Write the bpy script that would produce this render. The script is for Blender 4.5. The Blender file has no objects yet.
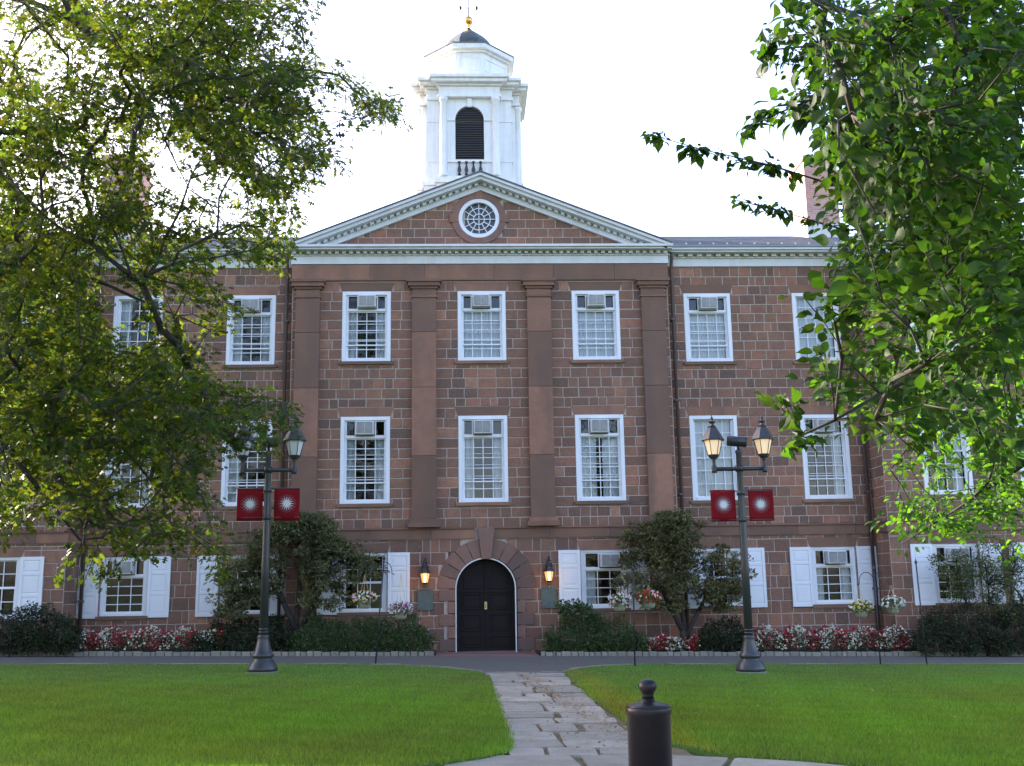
import bpy, math, random
import numpy as np
from math import sin, cos, pi, radians, sqrt, atan2
from mathutils import Matrix, Vector
random.seed(7); rng = np.random.default_rng(7)
C = bpy.context.scene.collection
sc = bpy.context.scene

# ------------------------------------------------------------------ camera
F_, YAW, PITCH, ROLL, CX, CD, CH = 1064.7769, .0432, .1921, .016, -.4431, 29.739, 1.6356
def ray(u, v):
    a = (u-512)/F_; b = (383-v)/F_
    c, s = cos(ROLL), sin(ROLL); a, b = a*c+b*s, -a*s+b*c
    x, y, z = a, 1., b
    c, s = cos(PITCH), sin(PITCH); y, z = y*c-z*s, y*s+z*c
    c, s = cos(YAW), sin(YAW); x, y = x*c+y*s, -x*s+y*c
    return Vector((x, y, z))
def at_depth(u, v, Y):
    d = ray(u, v); t = (Y+CD)/d.y
    return Vector((CX+t*d.x, Y, CH+t*d.z))
def project(P):
    d0 = P[..., 0]-CX; d1 = P[..., 1]+CD; d2 = P[..., 2]-CH
    c, s = cos(YAW), sin(YAW); x = d0*c-d1*s; y = d0*s+d1*c
    c, s = cos(PITCH), sin(PITCH); y2 = y*c+d2*s; z2 = -y*s+d2*c
    a, b = x/y2, z2/y2
    c, s = cos(ROLL), sin(ROLL)
    return 512+F_*(a*c-b*s), 383-F_*(a*s+b*c), y2
cam = bpy.data.objects.new('camera', bpy.data.cameras.new('camera')); C.objects.link(cam)
fw = ray(512, 383); rt = ray(512+F_, 383)-fw; up = ray(512, 383-F_)-fw
fw.normalize(); rt.normalize(); up.normalize()
m = Matrix.Identity(4)
for i in range(3): m[i][0] = rt[i]; m[i][1] = up[i]; m[i][2] = -fw[i]; m[i][3] = (CX, -CD, CH)[i]
cam.matrix_world = m
cam.data.sensor_width = 36; cam.data.lens = F_/1024*36; cam.data.clip_start = .1; cam.data.clip_end = 3000
sc.camera = cam

# ------------------------------------------------------------------ light
SUN_EL, SUN_ROT = radians(21), radians(-52)
w = bpy.data.worlds.new('World'); sc.world = w; w.use_nodes = True
nt = w.node_tree; bg = nt.nodes['Background']
sky = nt.nodes.new('ShaderNodeTexSky'); sky.sky_type = 'NISHITA'; sky.sun_disc = False
sky.sun_elevation = SUN_EL; sky.sun_rotation = SUN_ROT; sky.air_density = 1.0; sky.dust_density = 2.5; sky.ozone_density = 2.2
wb = nt.nodes.new('ShaderNodeMix'); wb.data_type = 'RGBA'; wb.blend_type = 'MULTIPLY'; wb.inputs[0].default_value = 1; wb.inputs[7].default_value = (1.08, .94, .97, 1)
nt.links.new(sky.outputs[0], wb.inputs[6]); nt.links.new(wb.outputs[2], bg.inputs[0]); bg.inputs[1].default_value = .15
sd = bpy.data.lights.new('sun', 'SUN'); sd.energy = 4.0; sd.angle = radians(.53); sd.color = (1, .88, .72)
so = bpy.data.objects.new('sun', sd); C.objects.link(so)
S_DIR = Vector((sin(SUN_ROT)*cos(SUN_EL), cos(SUN_ROT)*cos(SUN_EL), sin(SUN_EL)))
so.rotation_euler = S_DIR.to_track_quat('Z', 'Y').to_euler()
sc.view_settings.view_transform = 'Standard'; sc.view_settings.look = 'None'
sc.view_settings.exposure = 2.5; sc.view_settings.gamma = 1
sc.render.engine = 'CYCLES'
sc.cycles.max_bounces = 8; sc.cycles.transparent_max_bounces = 12

# ------------------------------------------------------------------ helpers
def gz(x, y=0): return -.018*max(-60, min(60, x))

def tag(o, label=None, cat=None, group=None, kind=None):
    if label: o['label'] = label
    if cat: o['category'] = cat
    if group: o['group'] = group
    if kind: o['kind'] = kind
    return o
def empty(name, loc=(0, 0, 0), rz=0, parent=None):
    o = bpy.data.objects.new(name, None); C.objects.link(o); o.location = loc; o.rotation_euler = (0, 0, rz)
    o.empty_display_size = .2
    if parent: o.parent = parent
    return o

class MB:
    def __init__(s): s.v = []; s.f = []; s.mi = []; s.col = []; s.smooth = []
    def add(s, vs, fs, mi=0, col=None, smooth=False):
        n = len(s.v); s.v += [tuple(p) for p in vs]
        for f in fs:
            s.f.append(tuple(n+i for i in f)); s.mi.append(mi); s.col.append(col or (1, 1, 1)); s.smooth.append(smooth)
        return s
    def box(s, x0, x1, y0, y1, z0, z1, mi=0, col=None):
        vs = [(x0,y0,z0),(x1,y0,z0),(x1,y1,z0),(x0,y1,z0),(x0,y0,z1),(x1,y0,z1),(x1,y1,z1),(x0,y1,z1)]
        return s.add(vs, [(0,3,2,1),(4,5,6,7),(0,1,5,4),(1,2,6,5),(2,3,7,6),(3,0,4,7)], mi, col)
    def prism(s, poly, y0, y1, mi=0, col=None):      # poly in xz (counter-clockwise seen from -y), extruded y0..y1
        n = len(poly)
        vs = [(x, y0, z) for x, z in poly]+[(x, y1, z) for x, z in poly]
        fs = [tuple(range(n)), tuple(range(2*n-1, n-1, -1))]
        fs += [(i, n+i, n+(i+1) % n, (i+1) % n) for i in range(n)]
        return s.add(vs, fs, mi, col)
    def slab(s, poly, z0, z1, mi=0, col=None):       # poly in xy ccw from above
        n = len(poly)
        f0 = z0 if callable(z0) else (lambda x, y: z0); f1 = z1 if callable(z1) else (lambda x, y: z1)
        vs = [(x, y, f0(x, y)) for x, y in poly]+[(x, y, f1(x, y)) for x, y in poly]
        fs = [tuple(range(n-1, -1, -1)), tuple(range(n, 2*n))]
        fs += [(i, (i+1) % n, n+(i+1) % n, n+i) for i in range(n)]
        return s.add(vs, fs, mi, col)
    def lathe(s, prof, cx=0, cy=0, n=24, mi=0, col=None, smooth=True, rot=0, sx=1, sy=1):
        vs = []; fs = []
        for r, z in prof:
            for k in range(n):
                a = 2*pi*k/n+rot; vs.append((cx+r*cos(a)*sx, cy+r*sin(a)*sy, z))
        for i in range(len(prof)-1):
            for k in range(n):
                a = i*n+k; b = i*n+(k+1) % n; fs.append((a, b, b+n, a+n))
        fs.append(tuple(range(n-1, -1, -1))); t = (len(prof)-1)*n; fs.append(tuple(range(t, t+n)))
        return s.add(vs, fs, mi, col, smooth)
    def tube(s, pts, r, n=8, mi=0, col=None):
        pts = [Vector(p) for p in pts]; rr = r if isinstance(r, (list, tuple)) else [r]*len(pts)
        vs = []; fs = []; nrm = None
        for i, p in enumerate(pts):
            d = (pts[min(i+1, len(pts)-1)]-pts[max(i-1, 0)]).normalized()
            if nrm is None: nrm = d.orthogonal().normalized()
            nrm = (nrm-d*nrm.dot(d)).normalized(); b = d.cross(nrm)
            for k in range(n):
                a = 2*pi*k/n; vs.append(p+(nrm*cos(a)+b*sin(a))*rr[i])
        for i in range(len(pts)-1):
            for k in range(n):
                a = i*n+k; bb = i*n+(k+1) % n; fs.append((a, bb, bb+n, a+n))
        fs.append(tuple(range(n-1, -1, -1))); t = (len(pts)-1)*n; fs.append(tuple(range(t, t+n)))
        return s.add(vs, fs, mi, col, True)
    def build(s, name, mats, parent=None, bevel=0, loc=None):
        me = bpy.data.meshes.new(name); me.from_pydata(s.v, [], s.f)
        if not isinstance(mats, (list, tuple)): mats = [mats]
        for mm in mats: me.materials.append(mm)
        me.polygons.foreach_set('material_index', s.mi)
        me.polygons.foreach_set('use_smooth', s.smooth)
        at = me.color_attributes.new('tint', 'FLOAT_COLOR', 'CORNER')
        buf = np.ones((len(me.loops), 4), np.float32)
        cnt = np.array([len(f) for f in s.f]); buf[:, :3] = np.repeat(np.array(s.col, np.float32), cnt, axis=0)
        at.data.foreach_set('color', buf.ravel())
        me.update()
        o = bpy.data.objects.new(name, me); C.objects.link(o)
        if parent: o.parent = parent
        if loc: o.location = loc
        if bevel:
            b = o.modifiers.new('bevel', 'BEVEL'); b.width = bevel; b.segments = 2; b.limit_method = 'ANGLE'; b.angle_limit = radians(40)
        return o

# ------------------------------------------------------------------ materials
def mat(name, base, rough=.8, tint=False, noise=None, bump=None, metal=0, spec=.5, vary=None, streak=None):
    m = bpy.data.materials.new(name); m.use_nodes = True; N = m.node_tree.nodes; L = m.node_tree.links
    P = N['Principled BSDF']; P.inputs['Roughness'].default_value = rough; P.inputs['Metallic'].default_value = metal
    P.inputs['Specular IOR Level'].default_value = spec
    tc = N.new('ShaderNodeTexCoord')
    rgb = N.new('ShaderNodeRGB'); rgb.outputs[0].default_value = (*base, 1); cur = rgb.outputs[0]
    if tint:
        a = N.new('ShaderNodeAttribute'); a.attribute_name = 'tint'
        mx = N.new('ShaderNodeMix'); mx.data_type = 'RGBA'; mx.blend_type = 'MULTIPLY'; mx.inputs[0].default_value = 1
        L.new(cur, mx.inputs[6]); L.new(a.outputs[0], mx.inputs[7]); cur = mx.outputs[2]
    for (sc_, amt, col2, det) in (noise or []):
        nz = N.new('ShaderNodeTexNoise'); nz.inputs['Scale'].default_value = sc_; nz.inputs['Detail'].default_value = det
        L.new(tc.outputs['Object'], nz.inputs['Vector'])
        mr = N.new('ShaderNodeMapRange'); mr.inputs[1].default_value = .38; mr.inputs[2].default_value = .68; mr.inputs[4].default_value = amt
        L.new(nz.outputs[0], mr.inputs[0])
        mx = N.new('ShaderNodeMix'); mx.data_type = 'RGBA'; L.new(mr.outputs[0], mx.inputs[0]); L.new(cur, mx.inputs[6])
        mx.inputs[7].default_value = (*col2, 1); cur = mx.outputs[2]
    if streak:   # vertical weather streaks
        mp = N.new('ShaderNodeMapping'); mp.inputs['Scale'].default_value = (streak[0], streak[0], streak[0]*.12); L.new(tc.outputs['Object'], mp.inputs[0])
        nz = N.new('ShaderNodeTexNoise'); nz.inputs['Scale'].default_value = 1; nz.inputs['Detail'].default_value = 5; L.new(mp.outputs[0], nz.inputs['Vector'])
        mr = N.new('ShaderNodeMapRange'); mr.inputs[1].default_value = .45; mr.inputs[2].default_value = .7; mr.inputs[4].default_value = streak[1]
        L.new(nz.outputs[0], mr.inputs[0]); mx = N.new('ShaderNodeMix'); mx.data_type = 'RGBA'; L.new(mr.outputs[0], mx.inputs[0]); L.new(cur, mx.inputs[6])
        mx.inputs[7].default_value = (*streak[2], 1); cur = mx.outputs[2]
    L.new(cur, P.inputs['Base Color'])
    if bump:
        nz = N.new('ShaderNodeTexNoise'); nz.inputs['Scale'].default_value = bump[0]; nz.inputs['Detail'].default_value = 6; L.new(tc.outputs['Object'], nz.inputs['Vector'])
        b = N.new('ShaderNodeBump'); b.inputs['Strength'].default_value = bump[1]; b.inputs['Distance'].default_value = .02
        L.new(nz.outputs[0], b.inputs['Height']); L.new(b.outputs[0], P.inputs['Normal'])
    return m
def leaf_mat(name, base, trans=.45, rough=.45, tcol=None):
    m = bpy.data.materials.new(name); m.use_nodes = True; N = m.node_tree.nodes; L = m.node_tree.links
    P = N['Principled BSDF']; P.inputs['Roughness'].default_value = rough+.12; P.inputs['Specular IOR Level'].default_value = .18
    a = N.new('ShaderNodeAttribute'); a.attribute_name = 'tint'
    def mul(c):
        mx = N.new('ShaderNodeMix'); mx.data_type = 'RGBA'; mx.blend_type = 'MULTIPLY'; mx.inputs[0].default_value = 1
        mx.inputs[6].default_value = (*c, 1); L.new(a.outputs[0], mx.inputs[7]); return mx.outputs[2]
    L.new(mul(base), P.inputs['Base Color'])
    t = N.new('ShaderNodeBsdfTranslucent'); L.new(mul(tcol or tuple(min(1, c*k) for c, k in zip(base, (2.2, 1.9, .9)))), t.inputs[0])
    mix = N.new('ShaderNodeMixShader'); mix.inputs[0].default_value = trans
    L.new(P.outputs[0], mix.inputs[1]); L.new(t.outputs[0], mix.inputs[2]); L.new(mix.outputs[0], N['Material Output'].inputs[0])
    return m
def glass_mat(name, tintc=(.9, .95, .95)):
    m = bpy.data.materials.new(name); m.use_nodes = True; N = m.node_tree.nodes; L = m.node_tree.links
    N.remove(N['Principled BSDF'])
    tr = N.new('ShaderNodeBsdfTransparent'); tr.inputs[0].default_value = (*tintc, 1)
    gl = N.new('ShaderNodeBsdfGlossy'); gl.inputs['Roughness'].default_value = .03
    tc = N.new('ShaderNodeTexCoord'); nz = N.new('ShaderNodeTexNoise'); nz.inputs['Scale'].default_value = 2.5; L.new(tc.outputs['Object'], nz.inputs['Vector'])
    b = N.new('ShaderNodeBump'); b.inputs['Strength'].default_value = .12; b.inputs['Distance'].default_value = .02; L.new(nz.outputs[0], b.inputs['Height']); L.new(b.outputs[0], gl.inputs['Normal'])
    fr = N.new('ShaderNodeFresnel'); fr.inputs[0].default_value = 1.5
    mr = N.new('ShaderNodeMapRange'); mr.inputs[2].default_value = 1; mr.inputs[3].default_value = .02; mr.inputs[4].default_value = 1; L.new(fr.outputs[0], mr.inputs[0])
    mix = N.new('ShaderNodeMixShader'); L.new(mr.outputs[0], mix.inputs[0]); L.new(tr.outputs[0], mix.inputs[1]); L.new(gl.outputs[0], mix.inputs[2])
    L.new(mix.outputs[0], N['Material Output'].inputs[0]); return m
def glow_mat(name, col, strength, base=(.8, .7, .5)):
    m = mat(name, base, .4); P = m.node_tree.nodes['Principled BSDF']
    P.inputs['Emission Color'].default_value = (*col, 1); P.inputs['Emission Strength'].default_value = strength; return m

STONE = mat('brownstone', (1, 1, 1), .92, tint=True, noise=[(7, .5, (.13, .08, .062), 8), (28, .35, (.3, .19, .15), 6), (.9, .3, (.1, .07, .058), 5)], bump=(22, 1.0), streak=(1.6, .25, (.12, .08, .065)))
MORTAR = mat('mortar', (.45, .37, .31), .95, noise=[(12, .4, (.22, .16, .14), 6)])
TRIM = mat('dressed_brownstone', (1, 1, 1), .85, tint=True, noise=[(5, .4, (.2, .11, .085), 8), (1.3, .35, (.105, .065, .055), 5)], bump=(30, .6), streak=(1.8, .5, (.11, .075, .062)))
WHITE = mat('white_paint', (.74, .75, .78), .45, noise=[(3, .2, (.6, .6, .6), 6)])
WHITE2 = mat('aged_white_paint', (.66, .67, .68), .6, noise=[(2, .3, (.5, .5, .48), 6)], streak=(3, .3, (.45, .44, .42)))
TOWERW = mat('tower_white_paint', (.77, .77, .75), .5, noise=[(6, .25, (.6, .58, .56), 8)], streak=(7, .35, (.5, .47, .45)))
SLATE = mat('slate', (.12, .12, .13), .7, tint=True, noise=[(4, .5, (.2, .2, .21), 6)])
LEAD = mat('lead_flashing', (.22, .23, .25), .6, noise=[(3, .4, (.3, .3, .3), 5)])
COPPER = mat('aged_copper', (.05, .055, .055), .45, metal=.3, noise=[(5, .5, (.12, .17, .15), 6)])
GOLD = mat('gilded_metal', (.75, .45, .12), .3, metal=.9)
BRICK = None
GLASS = glass_mat('window_glass')
CURT = mat('white_curtain', (.58, .6, .64), .9)
DARK = mat('dark_interior', (.02, .019, .02), .95, noise=[(1.5, .5, (.07, .06, .06), 3)])
ACM = mat('air_conditioner_metal', (.6, .59, .57), .55, noise=[(8, .3, (.3, .3, .3), 4)])
ACD = mat('air_conditioner_grille', (.1, .1, .105), .6)
IRON = mat('black_iron', (.02, .02, .022), .4, noise=[(20, .3, (.04, .04, .045), 4)])
POLE = mat('grey_painted_iron', (.045, .045, .047), .35, metal=.2, noise=[(6, .4, (.07, .068, .068), 5)])
BOLL = mat('bollard_black_paint', (.009, .008, .009), .4, spec=.3, noise=[(25, .35, (.018, .014, .014), 6)], bump=(60, .12))
DOORM = mat('dark_door_paint', (.012, .008, .008), .6, spec=.2, noise=[(6, .3, (.02, .013, .012), 5)], streak=(8, .3, (.017, .012, .011)))
BRASS = mat('brass', (.5, .4, .22), .35, metal=.8)
BRONZE = mat('verdigris_bronze', (.075, .1, .09), .6, noise=[(10, .5, (.13, .17, .15), 6)])
PIPE = mat('brown_downspout', (.09, .06, .055), .5)
BANNER = mat('red_banner_cloth', (.2, .008, .012), .9, noise=[(3, .3, (.15, .007, .01), 4)], spec=.15)
BARK = mat('bark', (.03, .025, .02), .95, noise=[(10, .5, (.06, .05, .042), 6)], bump=(25, .6))
TWIG = mat('twig_bark', (.022, .018, .013), .9, noise=[(10, .5, (.045, .035, .025), 6)])
SOIL = mat('bed_soil', (.03, .022, .017), 1, noise=[(6, .5, (.05, .038, .03), 8)], bump=(20, .8))
ASPH = mat('asphalt', (.1, .09, .075), .9, noise=[(60, .5, (.13, .12, .1), 4), (.6, .35, (.085, .075, .065), 3)], bump=(90, .4))
GRAN = mat('granite_kerb', (1, 1, 1), .85, tint=True, noise=[(14, .5, (.2, .2, .19), 6)], bump=(30, .5))
FLAG = mat('flagstone', (1, 1, 1), .85, tint=True, noise=[(2.5, .5, (.14, .12, .085), 8), (9, .4, (.33, .28, .2), 8), (40, .3, (.1, .085, .06), 4)], bump=(9, .8))
JOINT = mat('path_joint_grit', (.16, .12, .06), 1, noise=[(5, .6, (.05, .045, .03), 6), (30, .5, (.25, .18, .09), 5)], bump=(30, .8))
LAWN = mat('lawn_turf', (.06, .13, .012), .95, noise=[(1.2, .5, (.075, .135, .02), 5), (25, .5, (.04, .07, .014), 5)], bump=(60, .8))
FIELD = mat('far_grass', (.06, .1, .022), .95, noise=[(.3, .5, (.08, .12, .03), 5)])
def brick_mat():
    m = mat('red_brick', (.36, .13, .1), .9); N = m.node_tree.nodes; L = m.node_tree.links
    tc = N.new('ShaderNodeTexCoord'); mp = N.new('ShaderNodeMapping'); mp.inputs['Rotation'].default_value = (radians(90), 0, 0)
    geo = N.new('ShaderNodeNewGeometry'); sp = N.new('ShaderNodeSeparateXYZ'); so_ = N.new('ShaderNodeSeparateXYZ')
    L.new(tc.outputs['Object'], so_.inputs[0])
    ad = N.new('ShaderNodeMath'); ad.operation = 'ADD'; L.new(so_.outputs[0], ad.inputs[0]); L.new(so_.outputs[1], ad.inputs[1])
    cb = N.new('ShaderNodeCombineXYZ'); L.new(ad.outputs[0], cb.inputs[0]); L.new(so_.outputs[2], cb.inputs[1])
    b = N.new('ShaderNodeTexBrick'); b.inputs['Scale'].default_value = 1; b.inputs['Brick Width'].default_value = .21; b.inputs['Row Height'].default_value = .075; b.inputs['Mortar Size'].default_value = .009
    b.inputs['Color1'].default_value = (.58, .3, .24, 1); b.inputs['Color2'].default_value = (.42, .2, .17, 1); b.inputs['Mortar'].default_value = (.46, .38, .34, 1)
    L.new(cb.outputs[0], b.inputs['Vector']); L.new(b.outputs[0], N['Principled BSDF'].inputs['Base Color']); return m
BRICK = brick_mat()

def stone_col():
    r = random.random()
    if r < .045: c = (.36, .2, .16)
    elif r < .2: c = (.30, .155, .12)
    elif r < .72: c = (.225, .125, .1)
    elif r < .9: c = (.175, .1, .084)
    else: c = (.125, .08, .072)
    k = random.uniform(.88, 1.12)
    return (c[0]*k*1.15, c[1]*k*.97*random.uniform(.96, 1.04), c[2]*k*.73*random.uniform(.95, 1.05))
def trim_col(pink=.3):
    c = random.choice([(.25, .135, .105), (.22, .125, .1), (.19, .105, .085)]) if random.random() > pink else (.33, .17, .13)
    k = random.uniform(.93, 1.07); return (c[0]*k*.94, c[1]*k*.9, c[2]*k*.72)

# ------------------------------------------------------------------ masonry
def masonry(mb, origin, dirx, s0, s1, z0, z1, holes, thick, ch=.28, blk_excl=None, lmin=.27, lmax=.52, course_change=None):
    """ashlar wall: mortar slab (slot 0) with beveled blocks (slot 1). dirx = direction of s; outward normal = dirx rotated -90deg"""
    dx, dy = dirx; nx, ny = dy, -dx     # outward normal
    def P(s, n, z): return (origin[0]+dx*s+nx*n, origin[1]+dy*s+ny*n, z)
    xs = sorted({s0, s1, *[h[0] for h in holes], *[h[1] for h in holes]}); zs = sorted({z0, z1, *[h[2] for h in holes], *[h[3] for h in holes]})
    xs = [x for x in xs if s0 <= x <= s1]; zs = [z for z in zs if z0 <= z <= z1]
    for i in range(len(xs)-1):
        for j in range(len(zs)-1):
            a, b, c, d = xs[i], xs[i+1], zs[j], zs[j+1]; mx, mz = (a+b)/2, (c+d)/2
            if any(h[0] < mx < h[1] and h[2] < mz < h[3] for h in holes): continue
            vs = [P(a,0,c),P(b,0,c),P(b,0,d),P(a,0,d),P(a,-thick,c),P(b,-thick,c),P(b,-thick,d),P(a,-thick,d)]
            mb.add(vs, [(0,1,2,3),(5,4,7,6),(4,0,3,7),(1,5,6,2),(4,5,1,0),(3,2,6,7)], 0, (1,1,1))
    excl = [(h[0], h[1], h[2], h[3]) for h in holes]+(blk_excl or [])
    # courses
    z = z0
    while z < z1-.05:
        h = ch(z) if callable(ch) else ch
        h *= random.uniform(.96, 1.05)
        if z+h > z1-.12: h = z1-z
        # split the course vertically where an exclusion edge crosses it
        cuts = [z, z+h]
        for e in excl:
            if callable(e): continue
            for q in (e[2], e[3]):
                if z+.04 < q < z+h-.04 and not any(abs(q-c) < .04 for c in cuts): cuts.append(q)
        cuts.sort()
        # free intervals (of the whole course)
        def free(za, zb):
            iv = [(s0, s1)]
            for e in excl:
                r = e(za, zb) if callable(e) else ((e[0], e[1]) if e[2] < zb-.04 and e[3] > za+.04 else None)
                if not r: continue
                nw = []
                for a, b in iv:
                    if r[1] <= a or r[0] >= b: nw.append((a, b)); continue
                    if r[0] > a: nw.append((a, r[0]))
                    if r[1] < b: nw.append((r[1], b))
                iv = nw
            return [i for i in iv if i[1]-i[0] > .04]
        # use full course when free everywhere equals
        pieces = []
        full = free(z, z+h)
        st = random.getstate()
        for a, b in full: pieces.append((a, b, z, z+h))
        if len(cuts) > 2:
            for q in range(len(cuts)-1):
                for a, b in free(cuts[q], cuts[q+1]):
                    # subtract full
                    iv = [(a, b)]
                    for fa, fb in full:
                        nw = []
                        for a2, b2 in iv:
                            if fb <= a2 or fa >= b2: nw.append((a2, b2)); continue
                            if fa > a2: nw.append((a2, fa))
                            if fb < b2: nw.append((fb, b2))
                        iv = nw
                    for a2, b2 in iv:
                        if b2-a2 > .04: pieces.append((a2, b2, cuts[q], cuts[q+1]))
        for a, b, za, zb in pieces:
            s = a
            while s < b-.02:
                l = random.uniform(lmin, lmax)*(1.0 if random.random() > .25 else .62)
                if s+l > b-.2: l = b-s if b-s < lmax*1.25 else (b-s)*.5
                g = .012; e2 = .009; t = random.uniform(.005, .02)
                A, B, Z0, Z1 = s+g, s+l-g, za+g, zb-g
                if B-A > .02 and Z1-Z0 > .015:
                    j = lambda: random.uniform(-.005, .005)
                    vs = [P(A+j(),.0005,Z0+j()),P(B+j(),.0005,Z0+j()),P(B+j(),.0005,Z1+j()),P(A+j(),.0005,Z1+j()),
                          P(A+e2,t+j(),Z0+e2),P(B-e2,t+j(),Z0+e2),P(B-e2,t+j(),Z1-e2),P(A+e2,t+j(),Z1-e2)]
                    mb.add(vs, [(4,5,6,7),(0,1,5,4),(1,2,6,5),(2,3,7,6),(3,0,4,7)], 1, stone_col())
                s += l
        z += h

# ------------------------------------------------------------------ the setting: ground, road, paths
gr = MB()
gxs = [-900, -60, -25, 0, 25, 60, 900]; gys = [-900, -60, -20, 20, 60, 900]
for i in range(6):
    for j in range(5):
        q = [(gxs[i], gys[j]), (gxs[i+1], gys[j]), (gxs[i+1], gys[j+1]), (gxs[i], gys[j+1])]
        gr.add([(x, y, gz(x)-.06) for x, y in q], [(0, 1, 2, 3)])
tag(gr.build('ground', FIELD), kind='structure')
gzf = lambda dz: (lambda x, y: gz(x)+dz)
rd = MB()
road_poly = [(-45, -5.3), (-3.6, -5.3), (-2.2, -7.6), (3.4, -7.6), (4.6, -5.3), (45, -5.3), (45, -1.35), (-45, -1.35)]
rd.slab(road_poly, gzf(-.1), gzf(-.015)); tag(rd.build('road', ASPH), kind='structure')
bd = MB()
for a, b in ((-36, -1.32), (1.38, 20)):
    bd.slab([(a, -1.38), (b, -1.38), (b, .3), (a, .3)], gzf(-.1), gzf(.06))
tag(bd.build('planting_bed', SOIL), kind='structure')
# brick landing before the door
ld = MB(); ld.slab([(-1.3, -1.72), (1.36, -1.72), (1.36, .2), (-1.3, .2)], gzf(-.1), gzf(-.004))
LAND = mat('brick_paving', (.2, .1, .085), .9, noise=[(8, .5, (.13, .08, .07), 6), (40, .3, (.28, .2, .17), 3)], bump=(30, .4))
tag(ld.build('landing', LAND), kind='structure')
# kerb of granite setts
kb = MB()
def kerb_run(pts, w_, top, lmin, lmax):
    for (x0, y0), (x1, y1) in zip(pts, pts[1:]):
        L_ = math.hypot(x1-x0, y1-y0); dx, dy = (x1-x0)/L_, (y1-y0)/L_; s = 0
        while s < L_-.03:
            l = min(random.uniform(lmin, lmax), L_-s); g = .008
            a, b = s+g, s+l-g; h = top+random.uniform(-.012, .012); o_ = random.uniform(-.012, .012)
            if b-a > .03:
                q = [(x0+dx*a+dy*(w_/2+o_), y0+dy*a-dx*(w_/2+o_)), (x0+dx*b+dy*(w_/2+o_), y0+dy*b-dx*(w_/2+o_)), (x0+dx*b-dy*w_/2, y0+dy*b+dx*w_/2), (x0+dx*a-dy*w_/2, y0+dy*a+dx*w_/2)]
                k = random.uniform(.17, .27); kb.slab(q, gzf(-.1), gzf(h), 0, (k, k*.93, k*.72))
            s += l
kerb_run([(-30, -1.5), (-1.75, -1.5), (-1.35, -1.42)], .15, .09, .12, .26)
kerb_run([(1.42, -1.42), (1.8, -1.5), (30, -1.5)], .15, .09, .12, .26)
L_EDGE = [(-30, -4.95), (-3.2, -4.95), (-1.9, -5.25), (-1.0, -5.95), (-.45, -6.75), (-.2, -7.3)]
R_EDGE = [(1.55, -6.95), (1.85, -6.3), (2.5, -5.5), (3.6, -5.02), (30, -4.95)]
kerb_run(L_EDGE, .1, .02, .3, .6); kerb_run(R_EDGE, .1, .02, .3, .6)
kerb_run([(-.15, -7.28), (1.55, -7.1)], .1, .0, .3, .5)
tag(kb.build('kerb', GRAN, bevel=.012), kind='structure')
# lawns
BC = (.72, -22.7); PR = 4.28
def arc(c, r, a0, a1, n): return [(c[0]+r*cos(radians(a0+(a1-a0)*i/n)), c[1]+r*sin(radians(a0+(a1-a0)*i/n))) for i in range(n+1)]
lawn_l = [(-30, -5.02), (-3.2, -5.02), (-1.95, -5.32), (-1.05, -6.02), (-.5, -6.8), (-.22, -7.35), (-.06, -9), (-.03, -12), (.0, -16), (-.01, -18.1), (-.08, -18.36), (-.3, -18.68), (-.75, -19.1), (-1.6, -19.8), (-3.2, -21.0), (-5, -22.4), (-30, -22.4)]
lawn_r = [(30, -5.02), (30, -22.4)]+arc(BC, PR, 5, 69, 14)+[(1.62, -17.5), (1.56, -16.2), (1.5, -14), (1.44, -12.5), (1.46, -9.5), (1.5, -7.3), (1.62, -6.9), (1.92, -6.3), (2.55, -5.55), (3.6, -5.08)]
lw = MB(); lw.slab(lawn_l[::-1], gzf(-.08), gzf(.015)); lw.slab(lawn_r[::-1], gzf(-.08), gzf(.015))
tag(lw.build('lawn', LAWN), kind='structure')
# path base and flagstones
pb = MB(); pb.slab([(-.35, -7.25), (-.35, -18.6), (1.85, -18.6), (1.85, -7.25)], gzf(-.1), gzf(-.028))
pb.slab(arc(BC, PR+.15, 0, 350, 35), gzf(-.1), gzf(-.032))
tag(pb.build('path_bedding', JOINT), kind='structure')
fg = MB()
def flag(q, dz=0):
    j = lambda: random.uniform(-.035, .035)
    q = [(x+j(), y+j()) for x, y in q]; k = random.uniform(.24, .4)
    # cut corners a little
    out = []
    n = len(q)
    for i in range(n):
        p0, p1, p2 = q[i-1], q[i], q[(i+1) % n]; e = random.uniform(.02, .06)
        for pa, in ((p0,), (p2,)):
            L_ = math.hypot(pa[0]-p1[0], pa[1]-p1[1]); out.append((p1[0]+(pa[0]-p1[0])/L_*e, p1[1]+(pa[1]-p1[1])/L_*e))
    tl = random.uniform(-.006, .006); z = random.uniform(-.004, .012)+dz
    fg.slab(out, gzf(-.08), lambda x, y: gz(x)+z+tl*(x-q[0][0]), 0, (k*1.12, k*1.0, k*.8))
y = -7.4
rows = [.42, .62, .8, .55, .75, .5, .85, .62, .9, .55, .95, .7, .62, .8, .75, .6, .6]
for r in rows:
    y1 = y-r*random.uniform(.9, 1.05)
    if y1 < -18.5: break
    xl = -.08+random.uniform(-.05, .05); xr = 1.5+random.uniform(-.08, .04)
    n = random.choice([2, 2, 2, 3]) if r > .5 else 2
    cs = sorted([xl+(xr-xl)*((i+random.uniform(-.25, .25))/n) for i in range(1, n)])
    cs = [xl]+cs+[xr]
    for a, b in zip(cs, cs[1:]):
        g = random.uniform(.012, .035)
        sk = random.uniform(-.05, .05)
        flag([(a+g, y1+g+sk), (b-g, y1+g-sk), (b-g, y-g-sk), (a+g, y-g+sk)][::1])
    y = y1
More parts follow.
